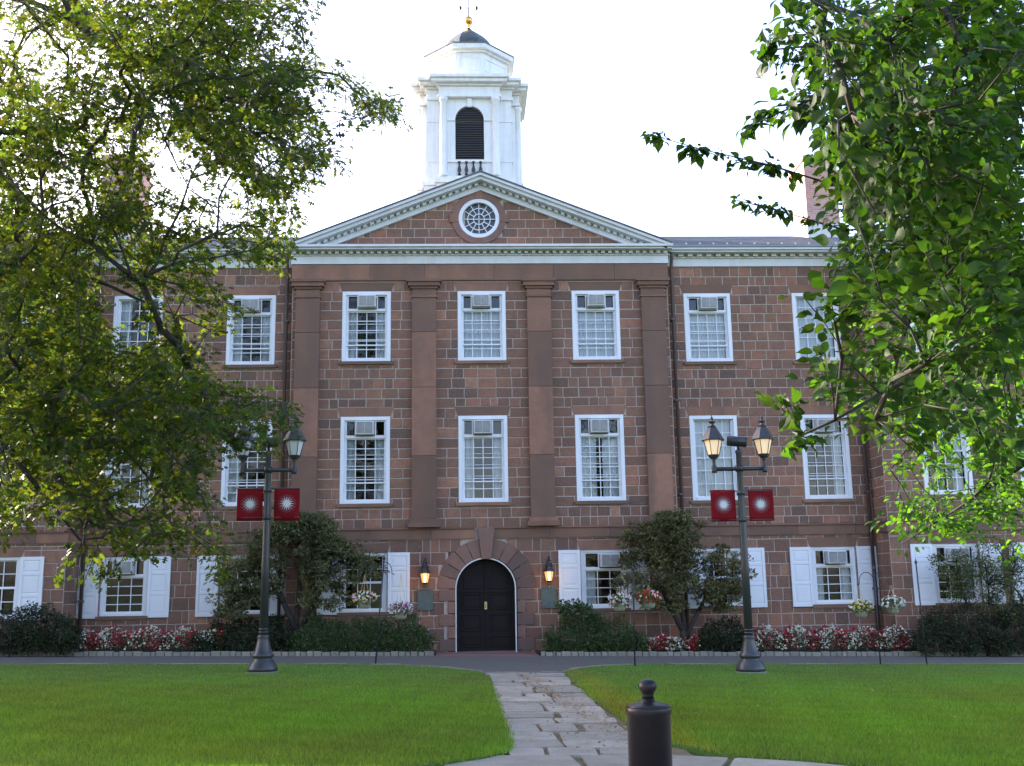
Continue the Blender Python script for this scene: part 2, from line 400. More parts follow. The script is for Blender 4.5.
# ring of large flags round the bollard
for r0, r1, n, off in ((3.25, 4.25, 17, .3), (2.1, 3.22, 12, .1), (.9, 2.07, 8, .45)):
    for i in range(n):
        a0 = 2*pi*(i+off)/n+.012; a1 = 2*pi*(i+1+off)/n-.012
        if r0 > 3 : a0 += .0
        q = [(BC[0]+r0*cos(a0), BC[1]+r0*sin(a0)), (BC[0]+r1*cos(a0), BC[1]+r1*sin(a0)), (BC[0]+(r1+.04)*cos((a0+a1)/2), BC[1]+(r1+.04)*sin((a0+a1)/2)),
             (BC[0]+r1*cos(a1), BC[1]+r1*sin(a1)), (BC[0]+r0*cos(a1), BC[1]+r0*sin(a1))]
        flag(q)
fg.lathe([(.85, gz(BC[0])-.08), (.85, gz(BC[0])+.0)], BC[0], BC[1], 20, 0, (.25, .25, .26), smooth=False)
tag(fg.build('path', FLAG, bevel=.006), kind='structure')

# ------------------------------------------------------------------ the hall
hall = empty('college_hall', (0, 0, 0))
tag(hall, 'three-storey brownstone hall with white pediment, pilasters and arched black door', 'building')
EAVE = 10.95
XS = {'m1': -3.3, 'o': 0, 'p1': 3.3, 'a': 6.64, 'b': 9.87, 'ma': -6.64, 'mb': -9.87, 'c': 12.9, 'mc': -12.9, 'd': 15.65, 'md': -15.65}
ROW = {'top': (8.08, 10.14, .689), 'mid': (4.05, 6.49, .689), 'low': (1.11, 2.7, .63)}
def holes_for(keys, low_skip=()):
    h = []
    for k in keys:
        for r, (za, zb, hw) in ROW.items():
            if r == 'low' and k in low_skip: continue
            h.append((XS[k]-hw, XS[k]+hw, za, zb))
    return h
def lintel_excl(keys, low_skip=()):
    e = []
    for k in keys:
        for r, (za, zb, hw) in ROW.items():
            if r == 'low' and k in low_skip: continue
            e.append((XS[k]-hw-.08, XS[k]+hw+.08, zb, zb+.27)); e.append((XS[k]-hw-.07, XS[k]+hw+.07, za-.11, za))
    return e
CHF = lambda z: .345 if z < 3.0 else .283
belt = (-99, 99, 3.05, 3.36)
AR, AZ = .83, 1.69
def arch_ex(za, zb):
    zm = (za+zb)/2
    if zm < AZ: return (-1.1, 1.1)
    if zb < AZ+1.36: 
        q = 1.34**2-(min(zm, AZ+1.2)-AZ)**2; return (-sqrt(q), sqrt(q))
    if zm < 3.05: return (-.25, .25)
    return None
pilx = [-4.96, -1.65, 1.65, 4.96]; PH = .345
pil_ex = [(x-PH+.02, x+PH-.02, 3.36, 10.45) for x in pilx]
mb = MB()
masonry(mb, (0, 0), (1, 0), -5.42, 5.42, -.4, EAVE, holes_for(['m1', 'o', 'p1'], ('o',))+[(-.99, .99, -.4, 2.7)], .34, CHF,
        lintel_excl(['m1', 'o', 'p1'], ('o',))+[belt, (-99, 99, 10.46, 10.96), arch_ex]+pil_ex)
mb.build('wall', [MORTAR, STONE], hall)
for sg in (-1, 1):
    ks = ['ma', 'mb'] if sg < 0 else ['a', 'b']
    mb = MB(); a, b = sorted((sg*5.42, sg*11.1))
    masonry(mb, (0, .35), (1, 0), a, b, -.5, EAVE, holes_for(ks), .34, CHF, lintel_excl(ks)+[belt]); mb.build('wall', [MORTAR, STONE], hall)
    ks = ['mc', 'md'] if sg < 0 else ['c', 'd']
    mb = MB(); a, b = (11.1, 20) if sg > 0 else (-36, -11.1)  # left block lengthened out of view to keep the lawn in shade
    masonry(mb, (0, -.7), (1, 0), a, b, -.6, EAVE, holes_for(ks), .34, CHF, lintel_excl(ks)+[belt])
    # inward return of the end block and the return of the centre block
    if sg > 0: masonry(mb, (11.097, .35), (0, -1), .0, 1.045, -.6, EAVE, [], .3, CHF, [belt], .4, .55)
    else: masonry(mb, (-11.097, -.695), (0, 1), .0, 1.045, -.6, EAVE, [], .3, CHF, [belt], .4, .55)
    if sg > 0: masonry(mb, (5.423, .005), (0, 1), .0, .345, -.5, EAVE, [], .3, CHF, [belt], .34, .345)
    else: masonry(mb, (-5.423, .35), (0, -1), .0, .345, -.5, EAVE, [], .3, CHF, [belt], .34, .345)
    mb.build('wall', [MORTAR, STONE], hall)
    mb = MB(); x = 20 if sg > 0 else -36; mb.box(min(x, x-sg*.3), max(x, x-sg*.3), -.35, 11.3, -.7, EAVE, 0); mb.build('wall', MORTAR, hall)
mb = MB(); mb.box(-35.7, 19.7, 11, 11.3, -.7, EAVE); mb.build('wall', MORTAR, hall)
# floors inside (dark) so no light leaks between storeys
fl = MB()
for z in (-.35, 3.1, 7.2, 10.6): fl.box(-35.6, 19.6, .72, 10.9, z, z+.12)
for x in (-18, -14.3, -11.4, -8.2, -5, -1.6, 1.7, 5.0, 8.3, 11.4, 14.3, 18): fl.box(x-.05, x+.05, .74, 3.9, -.2, 10.55)
fl.box(-35.6, 19.6, 4, 4.1, -.2, 10.55)
fl.build('interior', DARK, hall)

# belt course, architrave, string
bc = MB()
def stones(mb_, x0, x1, yf, yb, z0, z1, lmin, lmax, pink=.3):
    s = x0
    while s < x1-.01:
        l = random.uniform(lmin, lmax)
        if s+l > x1-.5: l = x1-s
        mb_.box(s+.004, s+l-.004, yf+random.uniform(-.002, .002), yb, z0, z1, 0, trim_col(pink)); s += l
segs = [(-5.46, -.24, 0), (.24, 5.46, 0), (5.46, 11.06, .35), (-11.06, -5.46, .35), (11.05, 20.05, -.7), (-36.05, -11.05, -.7)]
for a, b, y0 in segs:
    stones(bc, a, b, y0-.06, y0+.04, 3.055, 3.315, 1.2, 2.2, .35); stones(bc, a, b, y0-.1, y0+.04, 3.318, 3.365, 1.2, 2.2, .1)
for sg in (-1, 1):
    x = sg*11.1; a, b = sorted((x-sg*.06, x+sg*.05)); bc.box(a, b, -.64, .29, 3.055, 3.315, 0, trim_col()); a, b = sorted((x-sg*.1, x+sg*.05)); bc.box(a, b, -.64, .25, 3.318, 3.365, 0, trim_col(0))
bc.build('belt_course', TRIM, hall)
ar = MB(); stones(ar, -5.45, 5.45, -.05, .03, 10.49, 10.93, 1.5, 2.6, .25); stones(ar, -5.47, 5.47, -.075, .03, 10.452, 10.486, 2, 3, 0)
ar.build('architrave', TRIM, hall)
for x in pilx:
    p = MB(); z = 3.6
    for z1 in (5.35, 7.3, 8.9, 9.92):
        p.box(x-PH, x+PH, -.15, .02, z+.004, z1-.004, 0, trim_col(.25)); z = z1
    for (z0, z1, e, yy) in ((9.92, 9.97, .03, .18), (9.975, 10.17, .0, .155), (10.172, 10.24, .05, .2), (10.242, 10.36, .11, .26), (10.362, 10.45, .15, .3)):
        p.box(x-PH-e, x+PH+e, -yy, .018, z0, z1, 0, trim_col(.1))
    for (z0, z1, e, yy) in ((3.368, 3.5, .1, .25), (3.502, 3.6, .05, .2)):
        p.box(x-PH-e, x+PH+e, -yy, .018, z0, z1, 0, trim_col(.1))
    p.build('pilaster', TRIM, hall, bevel=.008)

# white cornice
cn = MB()
def cornice(x0, x1, y0, endl, endr):
    """frieze board, dentils, corona; endl / endr = how far crown wraps past the ends"""
    cn.box(x0, x1, y0-.06, y0+.1, 10.955, 11.19); cn.box(x0-endl*.05, x1+endr*.05, y0-.11, y0+.1, 11.192, 11.225)
    n = int((x1-x0)/(.2 if y0 == 0 else .27))
    for i in range(n):
        x = x0+(i+.25)*(x1-x0)/n; cn.box(x, x+(.1 if y0 == 0 else .14), y0-.2, y0-.06, 11.227, 11.305)
    cn.box(x0, x1, y0-.055, y0+.1, 11.226, 11.305)
    cn.box(x0-endl*.3, x1+endr*.3, y0-.36, y0+.1, 11.307, 11.36); cn.box(x0-endl*.36, x1+endr*.36, y0-.43, y0+.1, 11.362, 11.43)
cornice(-5.47, 5.47, 0, .25, .25)
cornice(5.48, 11.04, .35, 0, 0); cornice(-11.04, -5.48, .35, 0, 0)
cn.box(5.41, 5.472, .101, .28, 10.955, 11.3); cn.box(-5.472, -5.41, .101, .28, 10.955, 11.3)
cornice(11.05, 20.05, -.7, 1, 1); cornice(-36.05, -11.05, -.7, 1, 1)
for sg in (-1, 1):
    x = sg*11.05; a, b = sorted((x-sg*.06, x+sg*.04)); cn.box(a, b, -.6, .28, 10.955, 11.3)
cn.build('cornice', WHITE2, hall)
# gutter and roofs
for a, b, y0 in ((5.58, 10.7, -.1), (-10.7, -5.58, -.1), (10.65, 20.45, -1.15), (-36.45, -10.65, -1.15)):
    gt = MB(); gt.box(a, b, y0-.02, y0+.12, 11.432, 11.49); gt.build('gutter', LEAD, hall)
def roof_part(x0, x1, ye, ze, yr, zr, guards=True):
    r = MB(); s = (zr-ze)/(yr-ye); nrow = 16
    for i in range(nrow):
        ya, yb = ye+(yr-ye)*i/nrow, ye+(yr-ye)*(i+1)/nrow; za, zb = ze+s*(ya-ye), ze+s*(yb-ye)
        x = x0
        while x < x1-.01:
            l = random.uniform(.5, .9); l = x1-x if x+l > x1-.4 else l; k = random.uniform(.75, 1.25)
            r.add([(x,ya,za+.02),(x+l,ya,za+.02),(x+l,yb,zb+.004),(x,yb,zb+.004),(x,ya,za-.01),(x+l,ya,za-.01)], [(0,1,2,3),(4,5,1,0)], 0, (k, k, k*1.03)); x += l
    r.add([(x0,yr,zr),(x1,yr,zr),(x1,2*yr-ye,ze),(x0,2*yr-ye,ze)], [(0,1,2,3)])
    for x, fl_ in ((x0, 1), (x1, 0)):
        q = [(x,ye,ze-.03),(x,yr,zr-.03),(x,2*yr-ye,ze-.03)]; r.add(q, [(0,1,2)])
    if guards:
        x = x0+.3
        while x < x1-.2:
            yy = ye+1.0; zz = ze+s*1.0
            r.add([(x,yy,zz+.02),(x+.06,yy,zz+.02),(x+.06,yy,zz+.07),(x,yy,zz+.07)], [(0,1,2,3)], 1); x += .42
    return r.build('roof', [SLATE, ACM], hall)
roof_part(5.5, 11.1, -.02, 11.45, 5.5, 13.66); roof_part(-11.1, -5.5, -.02, 11.45, 5.5, 13.66)
roof_part(11.1, 20.4, -.02, 11.45, 5.5, 13.66); roof_part(-36.4, -11.1, -.02, 11.45, 5.5, 13.66)
for a, b in ((10.7, 20.4), (-36.4, -10.7)):
    q = MB(); q.box(a, b, -1.08, -.03, 11.432, 11.455, 0, (.9, .9, .95)); q.build('roof', SLATE, hall)
# pediment
SL = (13.62-11.43)/5.55
pd = MB()
def rake(z_off0, z_off1, yf, yb, mbx, mi=0, xe=5.53, col=None):
    for sg in (-1, 1):
        q = [(0, 13.62+z_off0), (sg*xe, 13.62+z_off0-SL*xe), (sg*xe, 13.62+z_off1-SL*xe), (0, 13.62+z_off1)]
        if sg > 0: q = q[::-1]
        mbx.prism(q[::-1] if sg > 0 else q[::-1], yf, yb, mi, col)
rake(-.19, -.09, -.36, .1, pd, xe=5.4); rake(-.087, -.005, -.44, .1, pd); rake(-.42, -.275, -.08, .1, pd, xe=5.0); rake(-.272, -.195, -.06, .1, pd, xe=5.2)
n = 27
for sg in (-1, 1):
    for i in range(n):
        x = sg*(.12+i*.19); z = 13.62-.2-SL*abs(x)
        pd.prism([(x-.05, z-.075-SL*sg*-.05), (x+.05, z-.075-SL*sg*.05), (x+.05, z-SL*sg*.05), (x-.05, z+SL*sg*.05)], -.2, -.06)
pd.build('raking_cornice', WHITE2, hall)
rf = MB()
for sg in (-1, 1):
    x1 = sg*5.56; z1 = 13.62-SL*5.56
    rf.add([(0,-.47,13.66),(x1,-.47,z1+.04),(x1,8,z1+.04),(0,8,13.66),(0,-.47,13.62),(x1,-.47,z1)], [(0,1,2,3) if sg > 0 else (3,2,1,0),(0,4,5,1)], 0, (.9,.9,.95))
rf.build('roof', SLATE, hall)
ty = MB()
for sg in (-1, 1):
    q = [(sg*.46, 11.4), (sg*5.3, 11.4), (sg*5.3, 13.45-SL*5.3), (sg*.46, 13.45-SL*.46)]
    ty.prism(q if sg > 0 else q[::-1], .02, .3, 0)
ty.box(-.46, .46, .02, .3, 11.4, 11.9, 0); ty.prism([(-.46, 12.82), (.46, 12.82), (.46, 13.45-SL*.46), (0, 13.45), (-.46, 13.45-SL*.46)], .02, .3, 0)
z = 11.5
while z < 13.3:
    h = .275; lim = (13.62-.45-z-h*.55)/SL+.25
    for sg in (-1, 1):
        zz = abs(z+h/2-12.36); s = sqrt(max(0, .76**2-zz**2)) if zz < .76 else 0.0
        while s < lim-.1:
            l = random.uniform(.3, .58); l = lim-s if s+l > lim-.15 else l
            a, b = sorted((sg*(s+.012), sg*(s+l-.012)))
            if b-a > .03:
                t = random.uniform(.006, .015); e = .008; Z0, Z1 = z+.012, z+h-.012
                vs = [(a,.0195,Z0),(b,.0195,Z0),(b,.0195,Z1),(a,.0195,Z1),(a+e,.02-t,Z0+e),(b-e,.02-t,Z0+e),(b-e,.02-t,Z1-e),(a+e,.02-t,Z1-e)]
                ty.add(vs, [(4,5,6,7),(0,1,5,4),(1,2,6,5),(2,3,7,6),(3,0,4,7)], 1, stone_col())
            s += l
    z += h
ty.build('tympanum', [MORTAR, STONE], hall)
def ring(mbx, cx, cz, r0, r1, yf, yb, n=48, mi=0, col=None, a0=0, a1=2*pi, closed=True):
    vs = []; 
    m_ = n+1
    for k in range(m_):
        a = a0+(a1-a0)*k/n
        for r, y_ in ((r0, yf), (r1, yf), (r1, yb), (r0, yb)): vs.append((cx+r*cos(a), y_, cz+r*sin(a)))
    fs = []
    for k in range(n):
        for j in range(4):
            fs.append((k*4+j, (k+1)*4+j, (k+1)*4+(j+1) % 4, k*4+(j+1) % 4))
    if not closed: fs += [(0, 1, 2, 3), (n*4+3, n*4+2, n*4+1, n*4)]
    mbx.add(vs, fs, mi, col)
oc = empty('round_window', (-.03, 0, -.01), parent=hall)
q = MB(); ring(q, -.02, 12.36, .6, .79, -.03, .05, col=(.27, .14, .11))
for a in (0, pi/2, pi, -pi/2):
    for da in (0,):
        c_, s_ = cos(a), sin(a); pts = []
        for r, t in ((.6, -.1), (.86, -.13), (.86, .13), (.6, .1)): pts.append((-.02+c_*r-s_*t, 12.36+s_*r+c_*t))
        q.prism(pts, -.045, .05, 0, trim_col(.2))
q.build('stone_surround', TRIM, oc)
q = MB(); ring(q, -.02, 12.36, .49, .598, -.02, .3); q.build('frame', WHITE, oc)
q = MB(); ring(q, -.02, 12.36, .15, .172, .06, .1, 32); ring(q, -.02, 12.36, .32, .342, .06, .1, 40)
for k in range(12):
    a = 2*pi*k/12; r0 = .0 if k % 3 == 0 else .17; c_, s_ = cos(a), sin(a); t = .011
    q.prism([(-.02+c_*r0+s_*t, 12.36+s_*r0-c_*t), (-.02+c_*.49+s_*t, 12.36+s_*.49-c_*t), (-.02+c_*.49-s_*t, 12.36+s_*.49+c_*t), (-.02+c_*r0-s_*t, 12.36+s_*r0+c_*t)], .065, .095)
q.build('glazing_bars', WHITE, oc)
q = MB(); q.add([(-.02+.495*cos(2*pi*k/32), .11, 12.36+.495*sin(2*pi*k/32)) for k in range(32)], [tuple(range(32))]); q.build('pane', GLASS, oc)
q = MB(); q.box(-.6, .6, .5, .55, 11.8, 12.9); q.build('backing', DARK, oc)

# windows: [key][row] -> (air conditioner?, curtains)
SPEC = {
 ('ma','top'):('ac','sides'),('m1','top'):('ac','sides'),('o','top'):('ac','full'),('p1','top'):('ac','full'),('a','top'):('ac','full'),('b','top'):('','full'),('mb','top'):('','left'),
 ('c','top'):('','sides'),('mc','top'):('','sides'),('d','top'):('','full'),('md','top'):('','sides'),
 ('ma','mid'):('ac','left'),('m1','mid'):('ac','sides'),('o','mid'):('ac','wide'),('p1','mid'):('ac','gap'),('a','mid'):('','full'),('b','mid'):('ac','right'),('mb','mid'):('','sides'),
 ('c','mid'):('','right'),('mc','mid'):('','sides'),('d','mid'):('','full'),('md','mid'):('','sides'),
 ('mb','low'):('ac',''),('ma','low'):('',''),('m1','low'):('',''),('p1','low'):('ac','left'),('a','low'):('','sides'),('b','low'):('ac','sides'),('c','low'):('ac','right'),('d','low'):('',''),('mc','low'):('',''),('md','low'):('','')}
PLANE = {'m1':0,'o':0,'p1':0,'a':.35,'b':.35,'ma':.35,'mb':.35,'c':-.7,'mc':-.7,'d':-.7,'md':-.7}
def curtain(mbx, x0, x1, z0, z1, y):
    n = max(6, int((x1-x0)/.02)); vs = []; ph = random.uniform(0, 6)
    for i in range(n+1):
        x = x0+(x1-x0)*i/n; yy = y+.022*sin(x*62+ph)+.012*sin(x*151+ph*2)
        vs += [(x, yy, z0), (x, yy*.9+y*.1, z1)]
    mbx.add(vs, [(2*i, 2*i+2, 2*i+3, 2*i+1) for i in range(n)], 0, None, True)
ac_places = []
for (k, r), (ac, cu) in SPEC.items():
    za, zb, hw = ROW[r]; x = XS[k]; y0 = PLANE[k]; H_ = zb-za
    wn = empty('window', (x, y0, za), parent=hall)
    cw = .105 if r != 'low' else .075; yf = -.02 if r != 'low' else .03
    f = MB()
    f.box(-hw, -hw+cw, yf, .16, 0, H_); f.box(hw-cw, hw, yf, .16, 0, H_); f.box(-hw+cw, hw-cw, yf, .16, H_-cw, H_); f.box(-hw+cw, hw-cw, yf-.015, .16, 0, cw*.9)
    # inner stop
    i0 = hw-cw
    for sgn in (-1, 1): a, b = sorted((sgn*i0, sgn*(i0-.035))); f.box(a, b, .045, .15, cw*.9, H_-cw)
    f.build('frame', WHITE, wn, bevel=.006)
    gw = i0-.035; g0 = cw*.9; g1 = H_-cw
    s = MB(); t = .011
    def grid(xa, xb, zz0, zz1, nc, nr, yy, rail=.03, tt=None):
        tt = tt or t
        s.box(xa, xb, yy-.012, yy+.02, zz0, zz0+rail); s.box(xa, xb, yy-.012, yy+.02, zz1-rail, zz1)
        s.box(xa, xa+rail, yy-.01, yy+.02, zz0+rail, zz1-rail); s.box(xb-rail, xb, yy-.01, yy+.02, zz0+rail, zz1-rail)
        for i in range(1, nc): xx = xa+(xb-xa)*i/nc; s.box(xx-tt, xx+tt, yy-.008, yy+.012, zz0+rail, zz1-rail)
        for j in range(1, nr): z_ = zz0+(zz1-zz0)*j/nr; s.box(xa+rail, xb-rail, yy-.006, yy+.014, z_-tt, z_+tt)
    sx = 0
    if ac:
        hz = {'top': .42, 'mid': .45, 'low': .43}[r]; zt = g1-hz
        s.box(-gw, gw, .04, .1, zt-.05, zt)
        aw = .25 if r != 'low' else .27; sx = {('m1','top'):.02,('a','top'):.03,('b','low'):.05,('c','low'):.05,('p1','low'):.17,('mb','low'):-.02}.get((k, r), random.uniform(-.02, .02))
        for xa, xb in ((-gw, sx-aw-.02), (sx+aw+.02, gw)):
            if xb-xa > .07:
                s.box(xa, xb, .05, .09, zt, zt+.03); s.box(xa, xb, .05, .09, g1-.03, g1); s.box(xa, xa+.028, .05, .09, zt+.03, g1-.03); s.box(xb-.028, xb, .05, .09, zt+.03, g1-.03)
        s.box(sx-aw-.02, sx+aw+.02, .06, .1, zt+hz-.05, g1)
        body = zt-.05-g0
        if r == 'low': grid(-gw, gw, g0, zt-.05, 3, 4, .09); s.box(-gw, gw, .06, .1, g0, g0+.05)
        else:
            grid(-gw, gw, g0, zt-.05, 4, {'top': 5, 'mid': 6}[r], .1)
            s.box(-gw, gw, .05, .1, g0+body*.27, g0+body*.27+.035)
            for j in range(3): z_ = g0+body*(.27+.18*j+.1); s.box(-gw, gw, .07, .08, z_-.007, z_+.007)
        ac_places.append((k, r, x+sx, y0, za+zt, aw, hz))
    else:
        if r == 'low': grid(-gw, gw, g0, g0+(g1-g0)*.5, 3, 2, .08); grid(-gw, gw, g0+(g1-g0)*.5, g1, 3, 2, .11)
        else: grid(-gw, gw, g0, g0+(g1-g0)*.5+.02, 4, 3, .075); grid(-gw, gw, g0+(g1-g0)*.5-.02, g1, 4, 3, .11)
    s.build('sash', WHITE, wn)
    p = MB(); p.add([(-gw, .135, g0), (gw, .135, g0), (gw, .135, g1), (-gw, .135, g1)], [(0, 1, 2, 3)]); p.build('pane', GLASS, wn)
    c = MB(); yc = .24; top = g1 if not ac else g1-.38
    if cu == 'sides': curtain(c, -gw, -gw+.27, g0, top, yc); curtain(c, gw-.27, gw, g0, top, yc)
    elif cu == 'wide': curtain(c, -gw, -gw+.3, g0, top, yc); curtain(c, gw-.24, gw, g0, top, yc)
    elif cu == 'gap': curtain(c, -gw, -.09, g0, top, yc); curtain(c, .09, gw, g0, top, yc)
    elif cu == 'full': curtain(c, -gw, gw, g0, top, yc)
    elif cu == 'left': curtain(c, -gw, -gw+.3, g0, top, yc)
    elif cu == 'right': curtain(c, gw-.3, gw, g0, top, yc)
    if c.v: c.build('curtain', CURT, wn)
    st = MB(); st.box(-hw-.08, hw+.08, -.085, .05, -.1, -.004, 0, trim_col(.2)); st.build('sill', TRIM, wn, bevel=.008)
    li = MB(); li.prism([(-hw-.02, H_+.003), (hw+.02, H_+.003), (hw+.1, H_+.265), (-hw-.1, H_+.265)], -.014, .1, 0, trim_col(.35)); li.build('lintel', TRIM, wn)
# shutters
def shutter_mb():
    s = MB(); W_, H_ = .6, 1.645; s.box(0, W_, -.03, 0, 0, H_)
    rail = .08
    for xa, xb in ((0, rail), (W_-rail, W_)): s.box(xa, xb, -.048, -.0305, 0, H_)
    zs_ = [(0, .1), (.6, .68), (1.16, 1.24), (H_-.09, H_)]
    for a, b in zs_: s.box(rail, W_-rail, -.046, -.0305, a, b)
    for a, b in ((.1, .6), (.68, 1.16), (1.24, H_-.09)): s.box(rail+.045, W_-rail-.045, -.042, -.0305, a+.045, b-.045)
    return s
sh0 = None
for k in ('mc', 'mb', 'ma', 'm1', 'p1', 'a', 'b', 'c', 'd', 'md'):
    for sg in (-1, 1):
        if sh0 is None:
            sh0 = shutter_mb().build('shutter', WHITE, hall, bevel=.004); o = sh0
        else:
            o = sh0.copy(); C.objects.link(o); o.parent = hall
        x = XS[k]-1.255 if sg < 0 else XS[k]+.655
        o.location = (x, PLANE[k]-.03, 1.055); o.rotation_euler = (random.uniform(-.01, .01), 0, (-.05 if sg < 0 else .05)*random.uniform(.3, 1))
        if sg < 0: o.rotation_euler[2] = -abs(o.rotation_euler[2])*0; 
# door
dr = empty('door', (0.03, 0, 0), parent=hall)
def arch_poly(r, z0, zc, n=24): return [(-r, z0)]+[(r, z0)]+[(r*cos(pi*k/n), zc+r*sin(pi*k/n)) for k in range(0, n+1)]
d = MB(); d.prism(arch_poly(.86, -.1, AZ), .26, .33)
d.build('door_leaf', DOORM, dr)
d = MB()
for sg in (-1, 1):
    for za, zb in ((.12, .42), (.55, 1.0), (1.12, 1.55)):
        a, b = sorted((sg*.12, sg*.68)); ring_ = .03
        d.box(a, b, .235, .259, za, za+ring_); d.box(a, b, .235, .259, zb-ring_, zb); d.box(a, a+ring_, .235, .259, za+ring_, zb-ring_); d.box(b-ring_, b, .235, .259, za+ring_, zb-ring_)
        d.box(a+.08, b-.08, .24, .259, za+.08, zb-.08)
    a, b = sorted((sg*.12, sg*.6)); d.box(a, b, .24, .259, 1.68, 2.05)
d.box(-.02, .02, .225, .259, 0, 2.48); d.box(-.82, .82, .235, .2595, 1.585, 1.64)
d.build('door_panels', DOORM, dr, bevel=.006)
d = MB(); d.box(.03, .1, .2, .234, 1.0, 1.22); d.lathe([(.03, 0), (.04, .02), (.02, .05)], 0, 0, 12); 
d = MB(); d.box(-.035, .035, .205, .2245, 1.13, 1.33); d.tube([(.0, .2, 1.3), (.0, .16, 1.24), (0, .2, 1.17)], .012, 6); d.build('handle', BRASS, dr)
d = MB(); ring(d, 0, AZ, .8, .832, -.055, .06, 40, a0=0, a1=pi, closed=False)
for sg in (-1, 1): a, b = sorted((sg*.8, sg*.832)); d.box(a, b, -.055, .06, -.05, AZ-.001)
d.build('white_edging', WHITE2, dr)
SPAN = mat('spandrel_stone', (.18, .11, .085), .9, noise=[(6, .5, (.12, .075, .06), 8)], bump=(25, .8))
ds = MB()
nv = 11
for i in range(nv):
    if i == nv//2: continue
    a0 = pi*i/nv+.008; a1 = pi*(i+1)/nv-.008; ro = 1.36; pts = []
    for r_, aa in ((AR+.002, (a0, a1)), (ro, (a1, a0))):
        for k in range(5): a = aa[0]+(aa[1]-aa[0])*k/4; pts.append((.03+r_*cos(a), AZ+r_*sin(a)))
    am = (a0+a1)/2
    ds.prism(pts[::-1], -.035-random.uniform(0, .01), .3, 0, random.choice([(.27,.145,.105),(.17,.1,.078),(.12,.078,.065),(.22,.12,.09)]))
ds.prism([(.03-.13, AZ+AR-.03), (.03+.13, AZ+AR-.03), (.03+.24, 3.34), (.03-.24, 3.34)], -.1, .3, 0, (.27, .15, .11))
for sg in (-1, 1):
    z = -.3; i = 0
    while z < AZ-.02:
        h = min(.332, AZ-z); w_ = 1.3 if i % 2 else 1.06
        a, b = sorted((.03*0+sg*(AR)+.03, sg*w_+.02)); ds.box(a, b, -.035-random.uniform(0, .012), .3, z+.008, z+h-.008, 0, random.choice([(.21,.12,.088),(.15,.092,.075),(.26,.14,.1),(.17,.105,.08)])); z += h; i += 1
ds.build('door_surround', TRIM, dr, bevel=.012)
d = MB(); d.box(-.99, .99, -.02, .34, -.12, .012, 0, (.24, .16, .13)); d.build('threshold', TRIM, dr)
# mortar behind the voussoirs corners
d = MB(); 
pts_l = [(-.99, AZ), (-.99, 2.7), (0, 2.7)]+[((AR+.01)*cos(a), AZ+(AR+.01)*sin(a)) for a in np.linspace(pi/2, pi, 10)]
d.prism([(x+.03*0, z) for x, z in pts_l][::-1], .012, .3); d.prism([(-x, z) for x, z in pts_l], .012, .3); d.build('spandrel', SPAN, dr)
# downspouts
for x, y, zt in ((5.6, .22, 11.2), (-5.62, .22, 11.2), (10.95, .2, 11.2), (-10.95, .2, 11.2)):
    p = MB(); p.tube([(x, y-.25, zt+.1), (x, y-.1, zt-.1), (x, y, zt-.4), (x, y, .05)], .05, 10)
    for z in (1.5, 4.2, 6.9, 9.3): p.box(x-.065, x+.065, y-.06, y+.13, z, z+.05)
    p.build('downspout', PIPE, hall)
# chimneys
for x0 in (11.24, -12.6):
    c = MB(); y0, y1 = 4.5, 6.1; x1 = x0+1.12
    c.box(x0, x1, y0, y1, 12.6, 16.05); c.box(x0-.05, x1+.05, y0-.05, y1+.05, 16.052, 16.13); c.box(x0-.02, x1+.02, y0-.02, y1+.02, 16.132, 16.25)
    co = c.build('chimney', BRICK, hall)
    c = MB(); c.box(x0-.03, x1+.03, y0-.03, y1+.03, 12.62, 13.75 if x0 > 0 else 13.75); c.build('flashing', LEAD if False else ACM, co)

